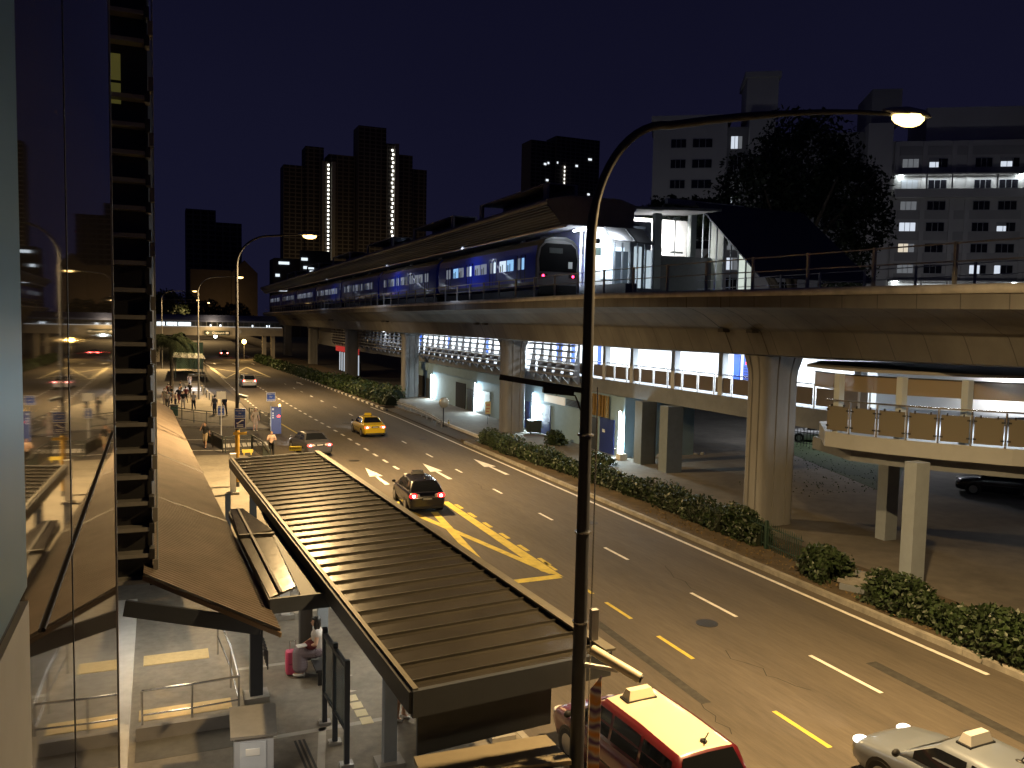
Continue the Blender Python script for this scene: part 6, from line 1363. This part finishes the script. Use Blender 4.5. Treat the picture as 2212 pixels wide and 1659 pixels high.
def tower(name, label, parts, y, m, group='dark tower blocks on the skyline'):
    t = thing(name, label, 'tower', (parts[0][0], y, 0), group)
    for (x0, x1, z1, dy, nm) in parts:
        g = MB(); g.box(x0, x1, y+dy, y+dy+18, 0, z1); 
        g.build(nm, m, t)
    return t
TWM = mat('tower_wall', (.075, .065, .055), .9, var=.1, vscale=.05)
nt2 = TWM.node_tree; bk_ = nt2.nodes.new('ShaderNodeTexBrick'); bk_.inputs['Scale'].default_value = 1; bk_.inputs['Brick Width'].default_value = 4.2; bk_.inputs['Row Height'].default_value = 2.9; bk_.inputs['Mortar Size'].default_value = .45; bk_.offset = 0
bk_.inputs['Color1'].default_value = (.022, .02, .02, 1); bk_.inputs['Color2'].default_value = (.032, .028, .026, 1); bk_.inputs['Mortar'].default_value = (.15, .135, .115, 1)
t2 = nt2.nodes.new('ShaderNodeTexCoord'); mp2 = nt2.nodes.new('ShaderNodeMapping'); mp2.inputs['Rotation'].default_value = (R(90), 0, 0); nt2.links.new(t2.outputs['Object'], mp2.inputs[0]); nt2.links.new(mp2.outputs[0], bk_.inputs[0]); nt2.links.new(bk_.outputs[0], nt2.nodes['Principled BSDF'].inputs['Base Color'])
STC = mat('tower_core', (.26, .25, .22), .8)
def stair(t, x, y, z0, z1, dz, n, w=1.3, jog=0):
    for k in range(n):
        g = MB(); z = z0+k*dz; xx = x+(jog if k % 2 else 0); g.box(xx, xx+w, y-.5, y-.3, z, z+1.5); g.build('stair_light', emis('stair_lit', (1, .96, .86), 2.2), t)
tA = tower('tower_block', 'broad dark tower with one lit stair strip, left of the pair', [(80, 95, 118, 4, 'wall'), (95.01, 108, 132, 2, 'wall'), (108.01, 111.6, 122, -.2, 'stair_core'), (111.61, 131, 128, 2.5, 'wall')], 615, TWM)
stair(tA, 110.2, 614.6, 42, 120, 2.95, 27)
g = MB(); g.box(106.2, 108, 613, 617, 30, 122); g.box(113.2, 115.8, 613, 617, 30, 122); g.build('fin', STC, tA)
tB = tower('tower_block', 'taller dark tower with zigzag lit stair strip, right of the pair', [(131.6, 152, 149, -2, 'wall'), (152.01, 161, 138, -3, 'stair_core'), (161.01, 172, 131, -2.2, 'wall'), (172.01, 184, 122, 1, 'wall')], 612, TWM)
stair(tB, 155.5, 608.5, 38, 132, 2.95, 33, 1.3, .7)
g = MB(); g.box(157.8, 160.8, 606.5, 609, 30, 138); g.build('fin', STC, tB)
tC = tower('tower_block', 'near-black tower with scattered lit flats above the station roof', [(259, 276, 148, 0, 'wall'), (276.01, 280, 149, 1, 'stair_core'), (280.01, 318, 153, 0, 'wall')], 590, TWM)
stair(tC, 287, 589.6, 72, 132, 3.0, 20, .8)
for (x, z, w) in ((270, 130, 2), (273, 131, 1.4), (281, 132, 1), (297, 131, 2), (308, 137, 3), (272, 118, 2), (271, 102, 2), (281, 103, 1), (308, 110, 2), (310, 102, 3.5), (314, 103, 2), (306, 98, 1.4), (304, 93, 3), (309, 92, 2.5), (271, 90, 2.5), (271, 86, 2), (304, 87, 1), (291, 85, 1), (260, 106, 1), (316, 112, 1.2)):
    g = MB(); g.box(x, x+w, 589.6, 589.8, z, z+1.5); g.build('lit_window', emis('flat_lit', (.85, .92, 1), .9), tC)
TWF = mat('tower_far', (.045, .045, .05), .9, var=.15, vscale=.2)
tD = tower('tower_block', 'low dim distant tower beyond the left end of the footbridge', [(13, 30, 73, 0, 'wall'), (30.01, 45, 66, 1, 'wall')], 540, TWM)
lw = thing('apartment_block', 'low brownish block with gabled end behind the trees near the small lamps', 'building', (25, 420, 0), 'low far apartment blocks')
g = MB(); g.box(12, 30, 420, 440, 0, 31); g.prism([(30.1, 418), (42, 418), (42, 440), (30.1, 440)], 0, 30); g.add([(30.1, 418, 30), (42, 418, 30), (36, 418, 36), (30.1, 440, 30), (42, 440, 30), (36, 440, 36)], [(0, 1, 2), (3, 5, 4), (0, 2, 5, 3), (1, 4, 5, 2)])
g.build('wall', mat('far_brown', (.16, .12, .08), .9, var=.2, vscale=.1), lw)
lw2 = thing('apartment_block', 'low far block with lit corridors just left of the station roof', 'building', (60, 420, 0), 'low far apartment blocks')
g = MB(); g.box(50, 90, 420, 440, 0, 38); g.box(62, 76, 415, 419.9, 0, 42); g.build('wall', mat('far_grey', (.06, .058, .06), .9, var=.2, vscale=.1), lw2)
for (x, z, w) in ((52, 35, 5), (62, 37, 3), (63, 33, 5), (66, 31, 7), (63, 28, 3), (52, 22, 4), (55, 20, 5), (58, 17, 3), (80, 34, 4), (84, 36, 3), (73, 26, 3), (50.5, 29, 2)):
    g = MB(); g.box(x, x+w, 414.6 if 62 <= x < 76 else 419.7, 414.8 if 62 <= x < 76 else 419.9, z, z+1.3); g.build('lit_window', emis('corridor_lit', (.8, .9, 1), .9), lw2)
area('far_sodium', (26, 400, 8), 500, 4, SODIUM, (0, 1, .25)); area('far_sodium', (100, 560, 8), 4200, 8, SODIUM, (0, 1, .3)); area('far_sodium', (150, 560, 8), 3200, 8, SODIUM, (0, 1, .3))
